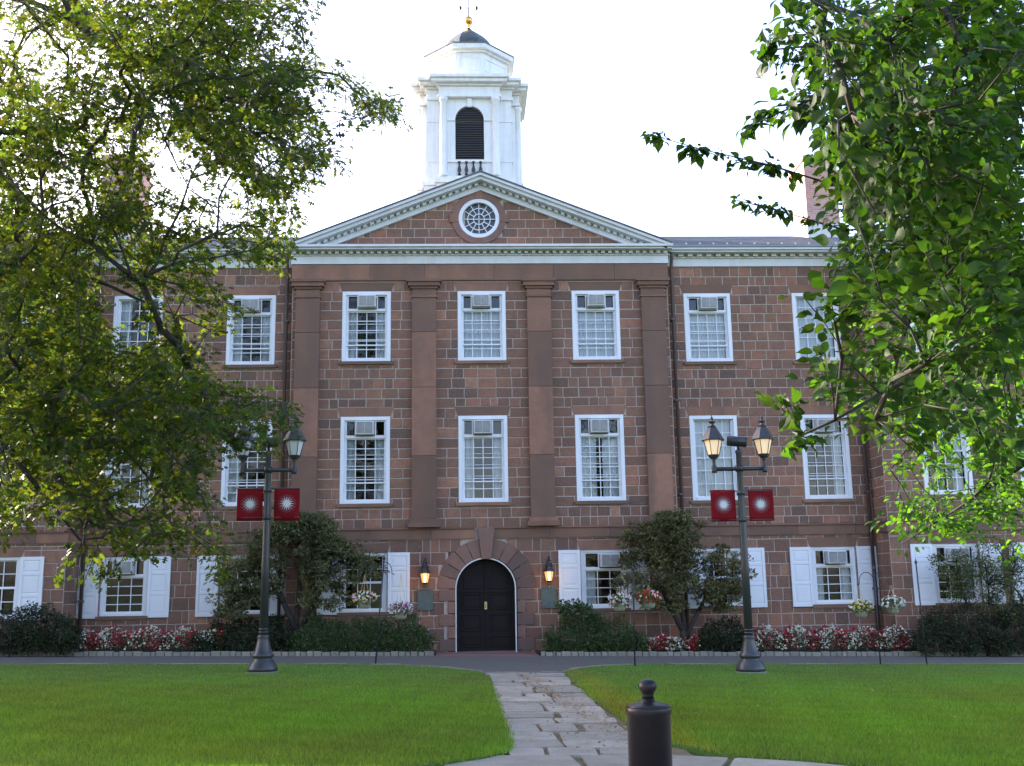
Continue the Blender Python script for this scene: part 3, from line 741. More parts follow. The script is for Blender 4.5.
# ------------------------------------------------------------------ bell tower (part of the hall)
TX, TY = -.28, 6.0
tw = empty('bell_tower', (TX, TY, 0), parent=hall)
def cross(d, hb=1.03, hc=1.45, ho=1.72):
    hb += d; hc += d; ho += d
    return [(-hb,-ho),(hb,-ho),(hb,-hc),(hc,-hc),(hc,-hb),(ho,-hb),(ho,hb),(hc,hb),(hc,hc),(hb,hc),(hb,ho),(-hb,ho),(-hb,hc),(-hc,hc),(-hc,hb),(-ho,hb),(-ho,-hb),(-hc,-hb),(-hc,-hc),(-hb,-hc)]
t = MB(); t.slab(cross(.1), 12.8, 15.12); t.slab(cross(.16), 15.122, 15.26); t.slab(cross(.06), 15.262, 15.38); t.build('tower_base', TOWERW, tw)
t = MB(); t.box(-1.45, 1.45, -1.45, 1.45, 15.382, 18.258)
def arch_wall(mbx, T):
    # front wall of a bay, local u across, n outward
    a = .49; zs_, zt, z0, z1 = 17.5, 17.99, 15.96, 18.258; hb = 1.0
    def Q(u, n_, z): return T(u, n_, z)
    def quadbox(u0, u1, za, zb):
        vs = [Q(u,n_,z) for n_ in (1.6,1.44) for u, z in ((u0,za),(u1,za),(u1,zb),(u0,zb))]
        mbx.add(vs, [(0,1,2,3),(7,6,5,4),(0,4,5,1),(1,5,6,2),(2,6,7,3),(3,7,4,0)])
    quadbox(-hb, -a, 15.382, z1); quadbox(a, hb, 15.382, z1); quadbox(-a, a, 15.382, z0)
    n = 16
    for k in range(n):
        a0, a1 = pi*k/n, pi*(k+1)/n; u0, u1 = a*cos(a0), a*cos(a1); b0, b1 = zs_+a*sin(a0), zs_+a*sin(a1)
        vs = [Q(u0,1.6,b0),Q(u1,1.6,b1),Q(u1,1.6,z1),Q(u0,1.6,z1),Q(u0,1.44,b0),Q(u1,1.44,b1)]
        mbx.add(vs, [(3,2,1,0),(0,1,5,4)])
    # archivolt, imposts, keystone, rails
    for k in range(n):
        a0, a1 = pi*k/n, pi*(k+1)/n; vs = []
        for r_, nn in ((a,1.6),(a,1.63),(a+.09,1.63),(a+.09,1.6)):
            for aa in (a0, a1): vs.append(Q(r_*cos(aa), nn, zs_+r_*sin(aa)))
        mbx.add(vs, [(0,1,3,2),(2,3,5,4),(4,5,7,6)])
    def blk(u0, u1, n0, n1, za, zb):
        vs = [Q(u,nn,z) for nn in (n1,n0) for u, z in ((u0,za),(u1,za),(u1,zb),(u0,zb))]
        mbx.add(vs, [(0,1,2,3),(7,6,5,4),(0,4,5,1),(1,5,6,2),(2,6,7,3),(3,7,4,0)])
    for sg in (-1, 1):
        u0, u1 = sorted((sg*a, sg*.78)); blk(u0, u1, 1.601, 1.65, 17.44, 17.53)
    blk(-.78, .78, 1.601, 1.66, 15.93, 16.02); blk(-.08, .08, 1.6, 1.69, 17.93, 18.24); blk(-.78, .78, 1.601, 1.63, 15.39, 15.44)
rots = [lambda u, n_, z: (u, -n_, z), lambda u, n_, z: (n_, u, z), lambda u, n_, z: (-u, n_, z), lambda u, n_, z: (-n_, -u, z)]
for T in rots: arch_wall(t, T)
for z in (17.46, 16.0):
    for sg in (-1, 1): t.box(-1.47, 1.47, -1.47, 1.47, z, z+.06) if sg > 0 else None
t.build('belfry', TOWERW, tw)
LOUV = mat('dark_louvre', (.06, .06, .068), .7)
for T in rots:
    lo = MB()
    z = 15.98
    while z < 17.95:
        a = .488 if z < 17.5 else sqrt(max(0, .49**2-(z-17.5)**2)); 
        if a > .05: lo.add([T(-a,1.57,z),T(a,1.57,z),T(a,1.5,z+.075),T(-a,1.5,z+.075),T(-a,1.57,z+.012),T(a,1.57,z+.012)], [(0,1,2,3),(0,4,5,1)])
        z += .085
    lo.add([T(-.489,1.46,15.96),T(.489,1.46,15.96),T(.489,1.46,18.0),T(-.489,1.46,18.0)], [(0,1,2,3)]); lo.build('louvre', LOUV, tw)
for T in rots:
    for i in range(4):
        u = -.36+i*.24 if True else 0; b = MB(); x_, y_, _ = T(u, 1.69, 0)
        b.lathe([(.03, 15.44), (.055, 15.45), (.055, 15.49), (.025, 15.52), (.065, 15.6), (.06, 15.66), (.03, 15.78), (.025, 15.85), (.05, 15.87), (.05, 15.93)], x_, y_, 10); b.build('baluster', IRON, tw)
for T in rots:
    for u in (-.89, .89):
        x_, y_, _ = T(u, 1.68, 0); b = MB(); b.lathe([(.17, 15.382), (.17, 15.46), (.135, 15.5), (.135, 16.8), (.115, 18.1), (.15, 18.14), (.16, 18.16), (.16, 18.256)], x_, y_, 16); b.build('column', TOWERW, tw)
t = MB(); t.slab(cross(.06), 18.26, 18.36); t.slab(cross(.02), 18.362, 18.66); t.slab(cross(.1), 18.662, 18.74); t.slab(cross(.26), 18.742, 18.86); t.slab(cross(.34), 18.862, 18.98); t.build('entablature', TOWERW, tw, bevel=.01)
def octo(h, c): return [(-c,-h),(c,-h),(h,-c),(h,c),(c,h),(-c,h),(-h,c),(-h,-c)]
t = MB(); t.slab(octo(1.36, .48), 18.981, 20.12); t.slab(octo(1.40, .5), 18.983, 19.14)
# raised panel frames on each face
o8 = octo(1.36, .48)
for i in range(8):
    p0 = Vector((*o8[i], 0)); p1 = Vector((*o8[(i+1) % 8], 0)); L_ = (p1-p0).length; e = (p1-p0)/L_; nn = Vector((e.y, -e.x, 0))
    def bb(s0, s1, za, zb):
        vs = []
        for n_ in (.025, -.01):
            for s_, z_ in ((s0,za),(s1,za),(s1,zb),(s0,zb)): q_ = p0+e*s_+nn*n_; vs.append((q_.x, q_.y, z_))
        t.add(vs, [(0,1,2,3),(0,4,5,1),(1,5,6,2),(2,6,7,3),(3,7,4,0)])
    a, b, za, zb, r_ = .1, L_-.1, 19.45, 19.95, .04
    bb(a, b, za, za+r_); bb(a, b, zb-r_, zb); bb(a, a+r_, za+r_, zb-r_); bb(b-r_, b, za+r_, zb-r_)
t.slab(octo(1.46, .52), 20.122, 20.2); t.slab(octo(1.6, .56), 20.202, 20.36); t.build('attic', TOWERW, tw, bevel=.008)
t = MB(); o_ = octo(1.63, .57); i_ = octo(.84, .33); vs = [(x, y, 20.362) for x, y in o_]+[(x, y, 20.75) for x, y in i_]
t.add(vs, [(i, (i+1) % 8, 8+(i+1) % 8, 8+i) for i in range(8)]+[tuple(range(8, 16))]); t.slab(octo(1.63, .57), 20.361, 20.39)
t.build('tower_roof', SLATE, tw)
t = MB(); t.lathe([(.86, 20.74), (.87, 20.9), (.84, 21.02), (.72, 21.2), (.55, 21.38), (.37, 21.53), (.22, 21.64), (.12, 21.72), (.07, 21.8)], 0, 0, 8, smooth=False, rot=pi/8); t.build('dome', COPPER, tw)
t = MB(); t.lathe([(.13, 21.7), (.06, 21.76), (.045, 21.86), (.09, 21.9), (.045, 21.93), (.1, 21.96), (.155, 22.04), (.165, 22.1), (.155, 22.17), (.1, 22.24), (.03, 22.28), (.02, 22.4)], 0, 0, 20); t.build('finial_ball', GOLD, tw)
t = MB(); t.tube([(0, 0, 22.3), (0, 0, 23.6)], .02, 6)
t.tube([(-.3, 0, 22.62), (.3, 0, 22.62)], .014, 6); t.tube([(0, -.3, 22.62), (0, .3, 22.62)], .014, 6)
t.prism([(-.55, 23.05), (.4, 23.02), (.4, 22.95), (.62, 23.08), (.4, 23.2), (.4, 23.12), (-.4, 23.14), (-.6, 23.28)], -.012, .012)
for sg in (-1, 1): t.lathe([(.02, 22.54), (.05, 22.58), (.05, 22.66), (.02, 22.7)], sg*.3, 0, 8)
t.build('weathervane', IRON, tw)

# ------------------------------------------------------------------ things fixed to the hall
BAY = {'m1': 'left bay of the pedimented centre', 'o': 'middle bay over the arched door', 'p1': 'right bay of the pedimented centre',
       'a': 'right wing next to the centre', 'b': 'right wing beside far right block', 'ma': 'left wing next to the centre', 'mb': 'left wing behind leafy branches', 'c': 'projecting far right block'}
FLR = {'top': 'top floor', 'mid': 'middle floor', 'low': 'ground floor'}
def make_ac(aw, hz):
    r = empty('air_conditioner')
    b = MB(); b.box(-aw, aw, -.2, .12, .03, hz-.045); b.build('housing', ACM, r, bevel=.012)
    g = MB(); g.box(-aw+.035, aw-.035, -.206, -.2005, .065, hz-.08)
    g.build('grille_back', ACD, r)
    g = MB()
    for i in range(9): z = .08+i*(hz-.18)/8.5; g.box(-aw+.035, aw-.035, -.216, -.2065, z, z+.012)
    g.box(-.006, .006, -.22, -.2165, .07, hz-.085); g.build('grille', ACM, r); return r
protos = {}
def copy_tree(o, parent=None):
    c = o.copy(); C.objects.link(c)
    if parent: c.parent = parent
    for ch in list(o.children): copy_tree(ch, c)
    return c
for k, r, x, y0, z, aw, hz in ac_places:
    key = (aw, hz)
    if key not in protos: protos[key] = make_ac(aw, hz); o = protos[key]
    else: o = copy_tree(protos[key])
    o.location = (x, y0, z)
    tag(o, f'grey air conditioner in the {FLR[r]} window, {BAY[k]}', 'air conditioner', 'air conditioners in the hall windows')
WARM = glow_mat('lit_lamp_glass', (1, .42, .1), .22, (.5, .35, .2))
FLAMEM = glow_mat('lit_bulb', (1, .5, .16), 1.5)
def wall_lantern(x, side):
    r = empty('wall_lantern', (x, -.03, 0)); b = MB()
    b.box(-.05, .05, -.0, .03, 1.95, 2.35); b.tube([(0, 0, 2.02), (0, -.12, 1.98), (0, -.2, 2.02)], .018, 6)
    b.tube([(0, 0, 2.28), (-0, -.1, 2.4), (0, -.2, 2.36)], .015, 6); b.build('bracket', IRON, r)
    b = MB(); cy = -.2
    b.lathe([(.02, 1.76), (.035, 1.79), (.02, 1.82), (.07, 1.85), (.085, 1.87)], 0, cy, 6, smooth=False); b.build('base_cup', IRON, r)
    b = MB(); b.lathe([(.15, 2.12), (.155, 2.14), (.1, 2.2), (.09, 2.26), (.11, 2.27), (.06, 2.34), (.05, 2.4), (.07, 2.42), (.03, 2.47), (.035, 2.5), (.01, 2.54)], 0, cy, 6, smooth=False)
    for k in range(6):
        a = pi/3*k; b.tube([(.082*cos(a), cy+.082*sin(a), 1.865), (.132*cos(a), cy+.132*sin(a), 2.125)], .007, 4)
        a += pi/6; b.lathe([(.012, 2.26), (.02, 2.3), (.006, 2.36)], .09*cos(a), cy+.09*sin(a), 6)
    b.build('cage', IRON, r)
    g = MB(); g.lathe([(.076, 1.872), (.122, 2.115)], 0, cy, 6, smooth=False); g.build('glass', WARM, r)
    g = MB(); g.lathe([(.02, 1.88), (.025, 1.92), (.03, 2.0), (.012, 2.06)], 0, cy-.085, 8); g.build('bulb', FLAMEM, r)
    tag(r, f'lit black iron wall lantern on the {side} side of the arched door', 'lantern', 'lanterns flanking the door')
    ld_ = bpy.data.lights.new('lantern_light', 'POINT'); ld_.energy = 1.0; ld_.color = (1, .55, .22); ld_.shadow_soft_size = .12
    lo_ = bpy.data.objects.new('lantern_light', ld_); C.objects.link(lo_); lo_.parent = r; lo_.location = (0, -.42, 2.0)
wall_lantern(-1.62, 'left'); wall_lantern(1.76, 'right')
def plaque(x, lab):
    r = empty('wall_plaque', (x, -.02, 1.14)); b = MB(); b.box(-.21, .21, -.02, .02, 0, .55)
    b.box(-.21, .21, -.032, -.0205, 0, .02); b.box(-.21, .21, -.032, -.0205, .53, .55); b.box(-.21, -.19, -.032, -.0205, .02, .53); b.box(.19, .21, -.032, -.0205, .02, .53)
    b.build('panel', BRONZE, r); b = MB()
    for i in range(11):
        z = .07+i*.038; x_ = -.165
        while x_ < .15:
            l = random.uniform(.02, .06); b.box(x_, min(x_+l, .165), -.024, -.0205, z, z+.014); x_ += l+.012
    b.box(-.17, .17, -.0212, -.0203, .06, .475); b.build('worn_relief', BRONZE, r)
    tag(r, lab, 'plaque', 'plaques beside the door')
plaque(-1.62, 'weathered green bronze plaque under the lantern left of the door'); plaque(1.76, 'weathered green bronze plaque under the lantern right of the door')

# ------------------------------------------------------------------ street lamps
def lamp_base_pole(r, dh=0):
    b = MB(); b.lathe([(.34, -.1), (.34, .025), (.32, .035)], 0, 0, 10, 0, (.22, .2, .17), smooth=False); b.build('concrete_pad', GRAN, r)
    b = MB(); b.lathe([(.3, .04), (.3, .1), (.285, .13), (.27, .18), (.22, .24), (.185, .275), (.185, .3), (.215, .32), (.225, .345), (.215, .37), (.18, .41), (.15, .5), (.13, .6), (.115, .68), (.12, .7), (.12, .73), (.1, .75)], 0, 0, 28); b.build('base', POLE, r)
    p = MB(); p.lathe([(.088, .74), (.08, 2.2), (.068, 3.4), (.06, 4.4+dh), (.07, 4.42+dh), (.07, 4.46+dh), (.05, 4.48+dh)], 0, 0, 20)
    for z in (3.1, 3.66): p.lathe([(.085, z-.05), (.085, z+.05)], 0, 0, 16)
    for z in (.8, .86): p.lathe([(.1, z-.015), (.1, z+.015)], 0, 0, 20)
    p.build('pole', POLE, r)
def street_lamp(x, y, lab, lit, rz, box_side, dh=0):
    r = empty('street_lamp', (x, y, gz(x)), rz); lamp_base_pole(r, dh)
    up_ = (0, 0, dh)
    b = MB(); b.tube([(-.53, 0, 4.08), (.53, 0, 4.08)], .042, 8)
    for sg in (-1, 1): b.lathe([(.05, 4.0), (.055, 4.03), (.055, 4.14), (.035, 4.17), (.035, 4.27), (.05, 4.3)], sg*.53, 0, 12)
    b.lathe([(.085, 4.02), (.085, 4.15)], 0, 0, 14); b.build('crossarm', IRON, r, loc=up_)
    GM = glow_mat('frosted_lamp_glass_sun_'+('lit' if lit else 'unlit'), (1, .66, .32), .1 if lit else 0.0, (.75, .62, .45) if lit else (.6, .6, .58))  # lit glass: faint emission and warm base imitate sunlight caught in it
    for sg in (-1, 1):
        l = MB(); l.lathe([(.035, 4.28), (.1, 4.33), (.12, 4.37), (.125, 4.385)], 0, 0, 6, smooth=False)
        for k in range(6): a = pi/3*k; l.tube([(.122*cos(a), .122*sin(a), 4.38), (.198*cos(a), .198*sin(a), 4.69)], .009, 4)
        lo_ = l.build('lantern', POLE, r, loc=(sg*.53, 0, dh))
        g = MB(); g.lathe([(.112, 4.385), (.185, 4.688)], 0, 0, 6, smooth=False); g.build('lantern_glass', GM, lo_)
        g = MB(); g.lathe([(.24, 4.68), (.245, 4.7), (.2, 4.78), (.155, 4.86), (.11, 4.93), (.09, 4.96), (.1, 4.98), (.05, 5.01), (.035, 5.05), (.07, 5.07), (.075, 5.09), (.03, 5.11), (.02, 5.14), (.035, 5.16), (.012, 5.2), (.006, 5.26)], 0, 0, 6, smooth=False); g.build('lantern_roof', POLE, lo_)
    f = MB(); f.tube([(0, 0, 4.46), (0, 0, 4.6)], .03, 8)
    ax = Vector((box_side[0], box_side[1], .12)).normalized(); c_ = Vector((-.02, 0, 4.66)); f.tube([c_-ax*.2, c_+ax*.2, c_+ax*.21], [.11, .11, .09], 16); f.build('floodlight', IRON, r, loc=up_)
    for z in (3.1, 3.7):
        f = MB(); f.tube([(-.66, 0, z), (.66, 0, z)], .012, 6); f.build('banner_rod', POLE, r)
    tag(r, lab, 'street lamp', 'twin-headed lamps on the lawn'); return r
def banner(x, y, dx, rz, lab, zb=3.13):
    r = empty('banner', (x+dx*cos(rz), y+dx*sin(rz), gz(x)+zb), rz); n = 14; b = MB(); W_ = .26; Hh = .66; vs = []
    ph = random.uniform(0, 5); yw = lambda u, v: .022*sin(u*8+ph+v*2)*(.35+sin(pi*min(1, max(0, v/.66))))
    for j in range(7):
        for i in range(n+1):
            u = -W_+2*W_*i/n; v = Hh*j/6; k_ = sin(pi*j/6); vs.append((u, yw(u, v), v))
    fs = [(j*(n+1)+i, j*(n+1)+i+1, (j+1)*(n+1)+i+1, (j+1)*(n+1)+i) for j in range(6) for i in range(n)]
    b.add(vs, fs, 0, None, True); o = b.build('cloth', BANNER, r); sm = o.modifiers.new('thickness', 'SOLIDIFY'); sm.thickness = .006; sm.offset = 0
    # starburst emblem
    e = MB(); ns = 16
    def star(r0, r1, yy, mi):
        pts = []
        for k in range(ns*2): a = pi*k/ns; rr = r1 if k % 2 == 0 else r0; pts.append((rr*cos(a), .35+rr*sin(a)))
        c0 = len(pts); nr_ = 4; vs = [(px*q_/nr_, yw(px*q_/nr_, .35+(pz-.35)*q_/nr_)+yy, .35+(pz-.35)*q_/nr_) for q_ in range(nr_, 0, -1) for px, pz in pts]+[(0, yw(0, .35)+yy, .35)]
        e.add(vs, [(q_*c0+k, q_*c0+(k+1) % c0, (q_+1)*c0+(k+1) % c0, (q_+1)*c0+k) for q_ in range(nr_-1) for k in range(c0)]+[((nr_-1)*c0+k, (nr_-1)*c0+(k+1) % c0, nr_*c0) for k in range(c0)], mi)
    star(.17, .2, -.006, 0); star(.06, .15, -.0075, 1)
    e.build('starburst_emblem', [mat('emblem_dark_red', (.17, .018, .028), .8), mat('emblem_white', (.6, .62, .6), .8)], r)
    tag(r, lab, 'banner', 'red starburst banners')
LX, LY, RX, RY = -4.58, -7.5, 5.29, -7.55
street_lamp(LX, LY, 'grey twin-lantern lamp post with unlit glass on left lawn', False, .05, (-.6, .8)); street_lamp(RX, RY, 'grey twin-lantern lamp post with sunlight painted into its warm glass on right lawn', True, -.05, (-1, .15), .09)
banner(LX, LY, -.35, .05, 'red starburst banner, left half of pair on left lamp post', 3.03); banner(LX, LY, .40, .05, 'red starburst banner, right half of pair on left lamp post', 3.03)
banner(RX, RY, -.38, -.05, 'red starburst banner, left half of pair on right lamp post', 3.07); banner(RX, RY, .41, -.05, 'red starburst banner, right half of pair on right lamp post', 3.07)

# ------------------------------------------------------------------ bollard
bo = empty('bollard', (BC[0]-.02, BC[1], gz(BC[0])))
b = MB(); b.lathe([(.138, -.05), (.138, .855), (.146, .86), (.146, .9), (.142, .905)], 0, 0, 40)
b.lathe([(.145, .903), (.125, .918), (.07, .93), (.045, .938), (.038, .96)], 0, 0, 40); b.build('post', BOLL, bo, bevel=0)
b = MB(); b.lathe([(.04, .955), (.036, .975), (.042, .99), (.056, 1.01), (.061, 1.03), (.056, 1.052), (.04, 1.068), (.015, 1.076)], 0, 0, 28); b.build('ball_cap', BOLL, bo)
b = MB(); b.lathe([(.142, .02), (.142, .05), (.15, .05), (.15, .0)], 0, 0, 32); b.build('foot_ring', BOLL, bo)
tag(bo, 'black cylindrical bollard with ball top in the flagstone path foreground', 'bollard')

# ------------------------------------------------------------------ foliage machinery
def leaf_cloud(name, pos, dirs, nrm, size, tv, tf, material, tint, parent=None, wid=None):
    """many leaves as ONE mesh. tv: template verts (length x, width y, up z); tf: list of faces"""
    N_ = len(pos); d = dirs/np.linalg.norm(dirs, axis=1, keepdims=True)
    n = nrm-(nrm*d).sum(1, keepdims=True)*d; n /= np.linalg.norm(n, axis=1, keepdims=True)+1e-9; s = np.cross(n, d)
    tv = np.array(tv, float); M_ = len(tv); size = size.reshape(-1, 1, 1)
    V = pos[:, None, :]+size*(tv[None, :, 0:1]*d[:, None, :]+tv[None, :, 1:2]*s[:, None, :]+tv[None, :, 2:3]*n[:, None, :])
    V = V.reshape(-1, 3).astype(np.float32)
    lens = np.array([len(f) for f in tf]); loops = np.concatenate([np.array(f) for f in tf])
    nl = len(loops); idx = (np.arange(N_)[:, None]*M_+loops[None, :]).ravel().astype(np.int32)
    me = bpy.data.meshes.new(name); me.vertices.add(len(V)); me.vertices.foreach_set('co', V.ravel())
    me.loops.add(len(idx)); me.loops.foreach_set('vertex_index', idx)
    tot = np.tile(lens, N_); st = np.concatenate([[0], np.cumsum(tot)[:-1]])
    me.polygons.add(len(tot)); me.polygons.foreach_set('loop_start', st.astype(np.int32)); me.polygons.foreach_set('loop_total', tot.astype(np.int32))
    mats = material if isinstance(material, (list, tuple)) else [material]
    for q in mats: me.materials.append(q)
    me.update(calc_edges=True)
    at = me.color_attributes.new('tint', 'FLOAT_COLOR', 'CORNER'); buf = np.ones((len(idx), 4), np.float32); buf[:, :3] = np.repeat(tint, nl, axis=0); at.data.foreach_set('color', buf.ravel())
    o = bpy.data.objects.new(name, me); C.objects.link(o)
    if parent: o.parent = parent
    return o
BROAD_V = [(0, 0, 0), (.08, .15, .03), (.25, .3, .08), (.48, .35, .1), (.7, .25, .05), (.88, .1, -.06), (1.08, 0, -.2), (.88, -.1, -.06), (.7, -.25, .05), (.48, -.35, .1), (.25, -.3, .08), (.08, -.15, .03), (.25, 0, 0), (.48, 0, .01), (.72, 0, -.04)]
BROAD_F = [(0, 12, 2, 1), (12, 13, 3, 2), (13, 14, 4, 3), (14, 6, 5, 4), (0, 11, 10, 12), (12, 10, 9, 13), (13, 9, 8, 14), (14, 8, 7, 6)]
OAK_V = [(0, 0, 0), (.22, .05, 0), (.3, .34, .05), (.42, .06, .0), (.64, .44, .06), (.68, .07, 0), (.9, .26, .02), (1.05, 0, -.05), (.9, -.26, .02), (.68, -.07, 0), (.64, -.44, .06), (.42, -.06, 0), (.3, -.34, .05), (.22, -.05, 0)]
OAK_F = [(0, 13, 12, 11, 3, 2, 1), (3, 11, 10, 9, 5, 4), (5, 9, 8, 7, 6)]
SMALL_V = [(0, 0, 0), (.5, .27, .05), (1, 0, 0), (.5, -.27, .05)]; SMALL_F = [(0, 3, 2, 1)]
def rnd_unit(n):
    v = rng.normal(size=(n, 3)); return v/np.linalg.norm(v, axis=1, keepdims=True)
def tints(n, lo=.7, hi=1.35, warm=.15):
    k = rng.uniform(lo, hi, (n, 1)); t_ = np.repeat(k, 3, axis=1); t_[:, 0] *= 1+rng.uniform(-warm, warm*1.6, n); t_[:, 2] *= 1+rng.uniform(-.2, .2, n); return t_.astype(np.float32)

def grow(name, seeds_nodes, targets, parent, material, r_tip=.004, rmax=.3, step=.5, sag=.0):
    """connect every target to the nearest point of the growing limb network; returns tip directions. seeds: list of polylines [(pt, radius)...]"""
    P = []; par = []; rad0 = []
    for line in seeds_nodes:
        prev = -1
        for i, (p, r) in enumerate(line):
            P.append(np.array(p, float)); par.append(prev); rad0.append(r); prev = len(P)-1
            if i+1 < len(line):
                q = np.array(line[i+1][0], float); k = max(1, int(np.linalg.norm(q-P[-1])/step)); r1 = line[i+1][1]; base = P[-1].copy()
                for j in range(1, k):
                    jit = rng.normal(size=3)*.02; P.append(base+(q-base)*j/k+jit); par.append(prev); rad0.append(r+(r1-r)*j/k); prev = len(P)-1
    nseed = len(P); root = P[0]
    order = np.argsort([np.min(np.linalg.norm(np.array(P[:nseed])-t_, axis=1)) for t_ in targets])
    tip_dir = np.zeros((len(targets), 3)); arr = np.zeros((nseed+len(targets)*4+10, 3)); arr[:nseed] = P; n = nseed
    weight = [0]*nseed
    for oi in order:
        t_ = targets[oi]; d2 = ((arr[:n]-t_)**2).sum(1); j = int(np.argmin(d2)); L_ = sqrt(d2[j])
        # branch off a bit earlier for acute angles
        for _ in range(2):
            if par[j] >= 0 and L_ < 1.2 and n > 5: 
                pj = par[j]
                if np.linalg.norm(arr[pj]-t_) < L_*1.25+.15: j = pj
        L_ = np.linalg.norm(arr[j]-t_); k = 2 if L_ > .35 else 1
        if L_ > 1.2: k = 3
        prev = j; a = arr[j].copy()
        for q in range(1, k+1):
            f = q/k; p = a+(t_-a)*f
            if q < k: p = p+rng.normal(size=3)*.05*L_+np.array([0, 0, .10*L_*sin(pi*f)])
            arr[n] = p; par.append(prev); rad0.append(0); weight.append(0); prev = n; n += 1
        tip_dir[oi] = t_-arr[par[prev]] if par[prev] >= 0 else t_-a
        # mark weights
        q = prev
        while q >= 0: weight[q] += 1; q = par[q]
    mbx = MB()
    for i in range(n):
        if par[i] < 0: continue
        rr = lambda q: max(rad0[q], min(rmax, r_tip*sqrt(weight[q]+.0)*1.25 if rad0[q] == 0 else rad0[q]))
        a, b_ = arr[par[i]], arr[i]; ra, rb = rr(par[i]), rr(i)
        if rad0[i] == 0: ra = min(ra, rb*1.35)
        d = b_-a; L_ = np.linalg.norm(d)
        if L_ < 1e-4: continue
        mbx.tube([a, b_+d/L_*rb*.3], [ra, rb], 8 if max(ra, rb) > .03 else 4)
    mbx.build(name, material, parent)
    return tip_dir
def sprays(tips, dirs, per, length, lsize, spread, droop, up_bias, tint_lo=.7, tint_hi=1.35, warm=.15):
    """leaves in flattish sprays set along the last part of each twig"""
    n = len(tips); tot = n*per; ti = np.repeat(np.arange(n), per)
    d = dirs/(np.linalg.norm(dirs, axis=1, keepdims=True)+1e-9); d = d[ti]
    f = rng.uniform(-1.0, .15, (tot, 1)); side = np.cross(d, np.array([0, 0, 1.])); side /= np.linalg.norm(side, axis=1, keepdims=True)+1e-6
    upv = np.cross(side, d); sg = rng.choice([-1, 1], (tot, 1))
    off = rng.uniform(0, spread, (tot, 1))*(1-np.abs(f+.4)*.6)
    pos = tips[ti]+d*f*length+side*sg*off+upv*rng.normal(0, spread*.3, (tot, 1))+rng.normal(0, spread*.15, (tot, 3))
    ld = d*rng.uniform(.2, 1, (tot, 1))+side*sg*rng.uniform(.3, 1, (tot, 1))+rng.normal(0, .25, (tot, 3)); ld[:, 2] -= droop*rng.uniform(.3, 1.4, tot)
    nn = upv*up_bias+rng.normal(0, .45, (tot, 3))
    s = lsize*np.clip(rng.lognormal(-.08, .3, tot), .4, 1.6)
    return pos, ld, nn, s, tints(tot, tint_lo, tint_hi, warm)

def sample_grid(grid, x0, cell, count, ylo, yhi, jit=1.0, power=1.0):
    rowsn = len(grid); cells = []; wts = []
    for r_, row in enumerate(grid):
        for c_, ch in enumerate(row):
            if ch != '0': cells.append((x0+c_*cell, r_*cell)); wts.append((int(ch)/9)**power)
    wts = np.array(wts); wts /= wts.sum(); pick = rng.choice(len(cells), count, p=wts); out = np.zeros((count, 3))
    for i, k in enumerate(pick):
        u = cells[k][0]+rng.uniform(0, cell); v = cells[k][1]+rng.uniform(0, cell); Y = rng.uniform(ylo, yhi); out[i] = at_depth(u, v, Y)
    return out
# ------------------------------------------------------------------ the oak at the left
GL = ["6677777999983000","4356778999973000","6534788999996000","6775567899998533","7886666799985345","6887754688998300","6886753257999400","8655775115884000","8855676433672000",
      "9986457555561000","9998558653450000","9998325550120000","9999515234000000","9999825321000000","9999999950000000","9999999997400000","9999999898860000","9887677666500000",
      "8676576641000000","6556666650000000","6545764540000000","3112353353000000","0004510241000000","0002100000000000"]
oak = empty('oak_tree', (-11.5, -13.5, gz(-11.5)))
tag(oak, 'large dark oak whose leafy branches hang in from the left edge', 'tree')
OAKLEAF = leaf_mat('oak_leaf', (.017, .037, .008), .42, .42, (.13, .195, .011))
oz = -gz(-11.5)
T1 = sample_grid([r.replace('1', '0').replace('2', '1') for r in GL], 0, 25.6, 2350, -18.5, -9.5, power=1.9)
T1 = T1+np.array([-.18, 0, .1])
# the rest of the crown, beyond the frame, enlarged to shade linden and lawn
Tn = 1700; q = rnd_unit(Tn)*(rng.uniform(.2, 1, (Tn, 1)))**.5; T2 = np.array([-11.5, -14.5, 11.2])+q*np.array([8.0, 5.8, 8.2])
u_, v_, _ = project(T2); T2 = T2[(u_ < -30) | (v_ < -25)]
extra = [at_depth(u, v, -13) for u, v in ((388, 102), (396, 118), (401, 128), (380, 120), (372, 112), (391, 108), (384, 126), (366, 106))]
TA = np.vstack([T1, T2, np.array([list(e) for e in extra])]); org = np.array([-11.5, -13.5, gz(-11.5)]); TA = TA-org
def L3(*a): return [(tuple(np.array(at_depth(u, v, Y))-org), r) for u, v, Y, r in a]
seeds = [[((0, 0, -.2), .5), ((.05, 0, 2), .36), ((.0, .1, 4.5), .32), ((.1, 0, 7.5), .26), ((.2, .2, 10), .17), ((.3, .2, 13), .07)],
         [((.1, 0, 7.0), .2), ]+L3((30, -60, -14, .13), (75, 5, -13.6, .1), (100, 38, -13.4, .085), (117, 53, -13.2, .065), (160, 62, -13, .045), (205, 85, -12.6, .028), (250, 110, -12.4, .015)),
         L3((117, 53, -13.2, .05), (140, 90, -13, .035), (165, 140, -13.2, .022), (190, 190, -13.3, .012)),
         [((.0, .0, 4.6), .18)]+L3((-60, 210, -14.5, .09), (10, 310, -14.2, .06), (55, 380, -14, .045), (110, 430, -14, .03), (150, 480, -14, .018), (190, 540, -14, .01)),
         [((.0, .0, 5.6), .16)]+L3((-50, 120, -12.5, .08), (20, 200, -12.2, .055), (70, 270, -12, .04), (140, 300, -12, .025), (210, 330, -12, .012)),
         [((.0, .0, 3.6), .15)]+L3((-60, 380, -16, .07), (0, 440, -16, .045), (40, 490, -16, .03), (80, 540, -16, .015))]
td = grow('trunk', seeds, TA, oak, BARK, r_tip=.0045, rmax=.12)
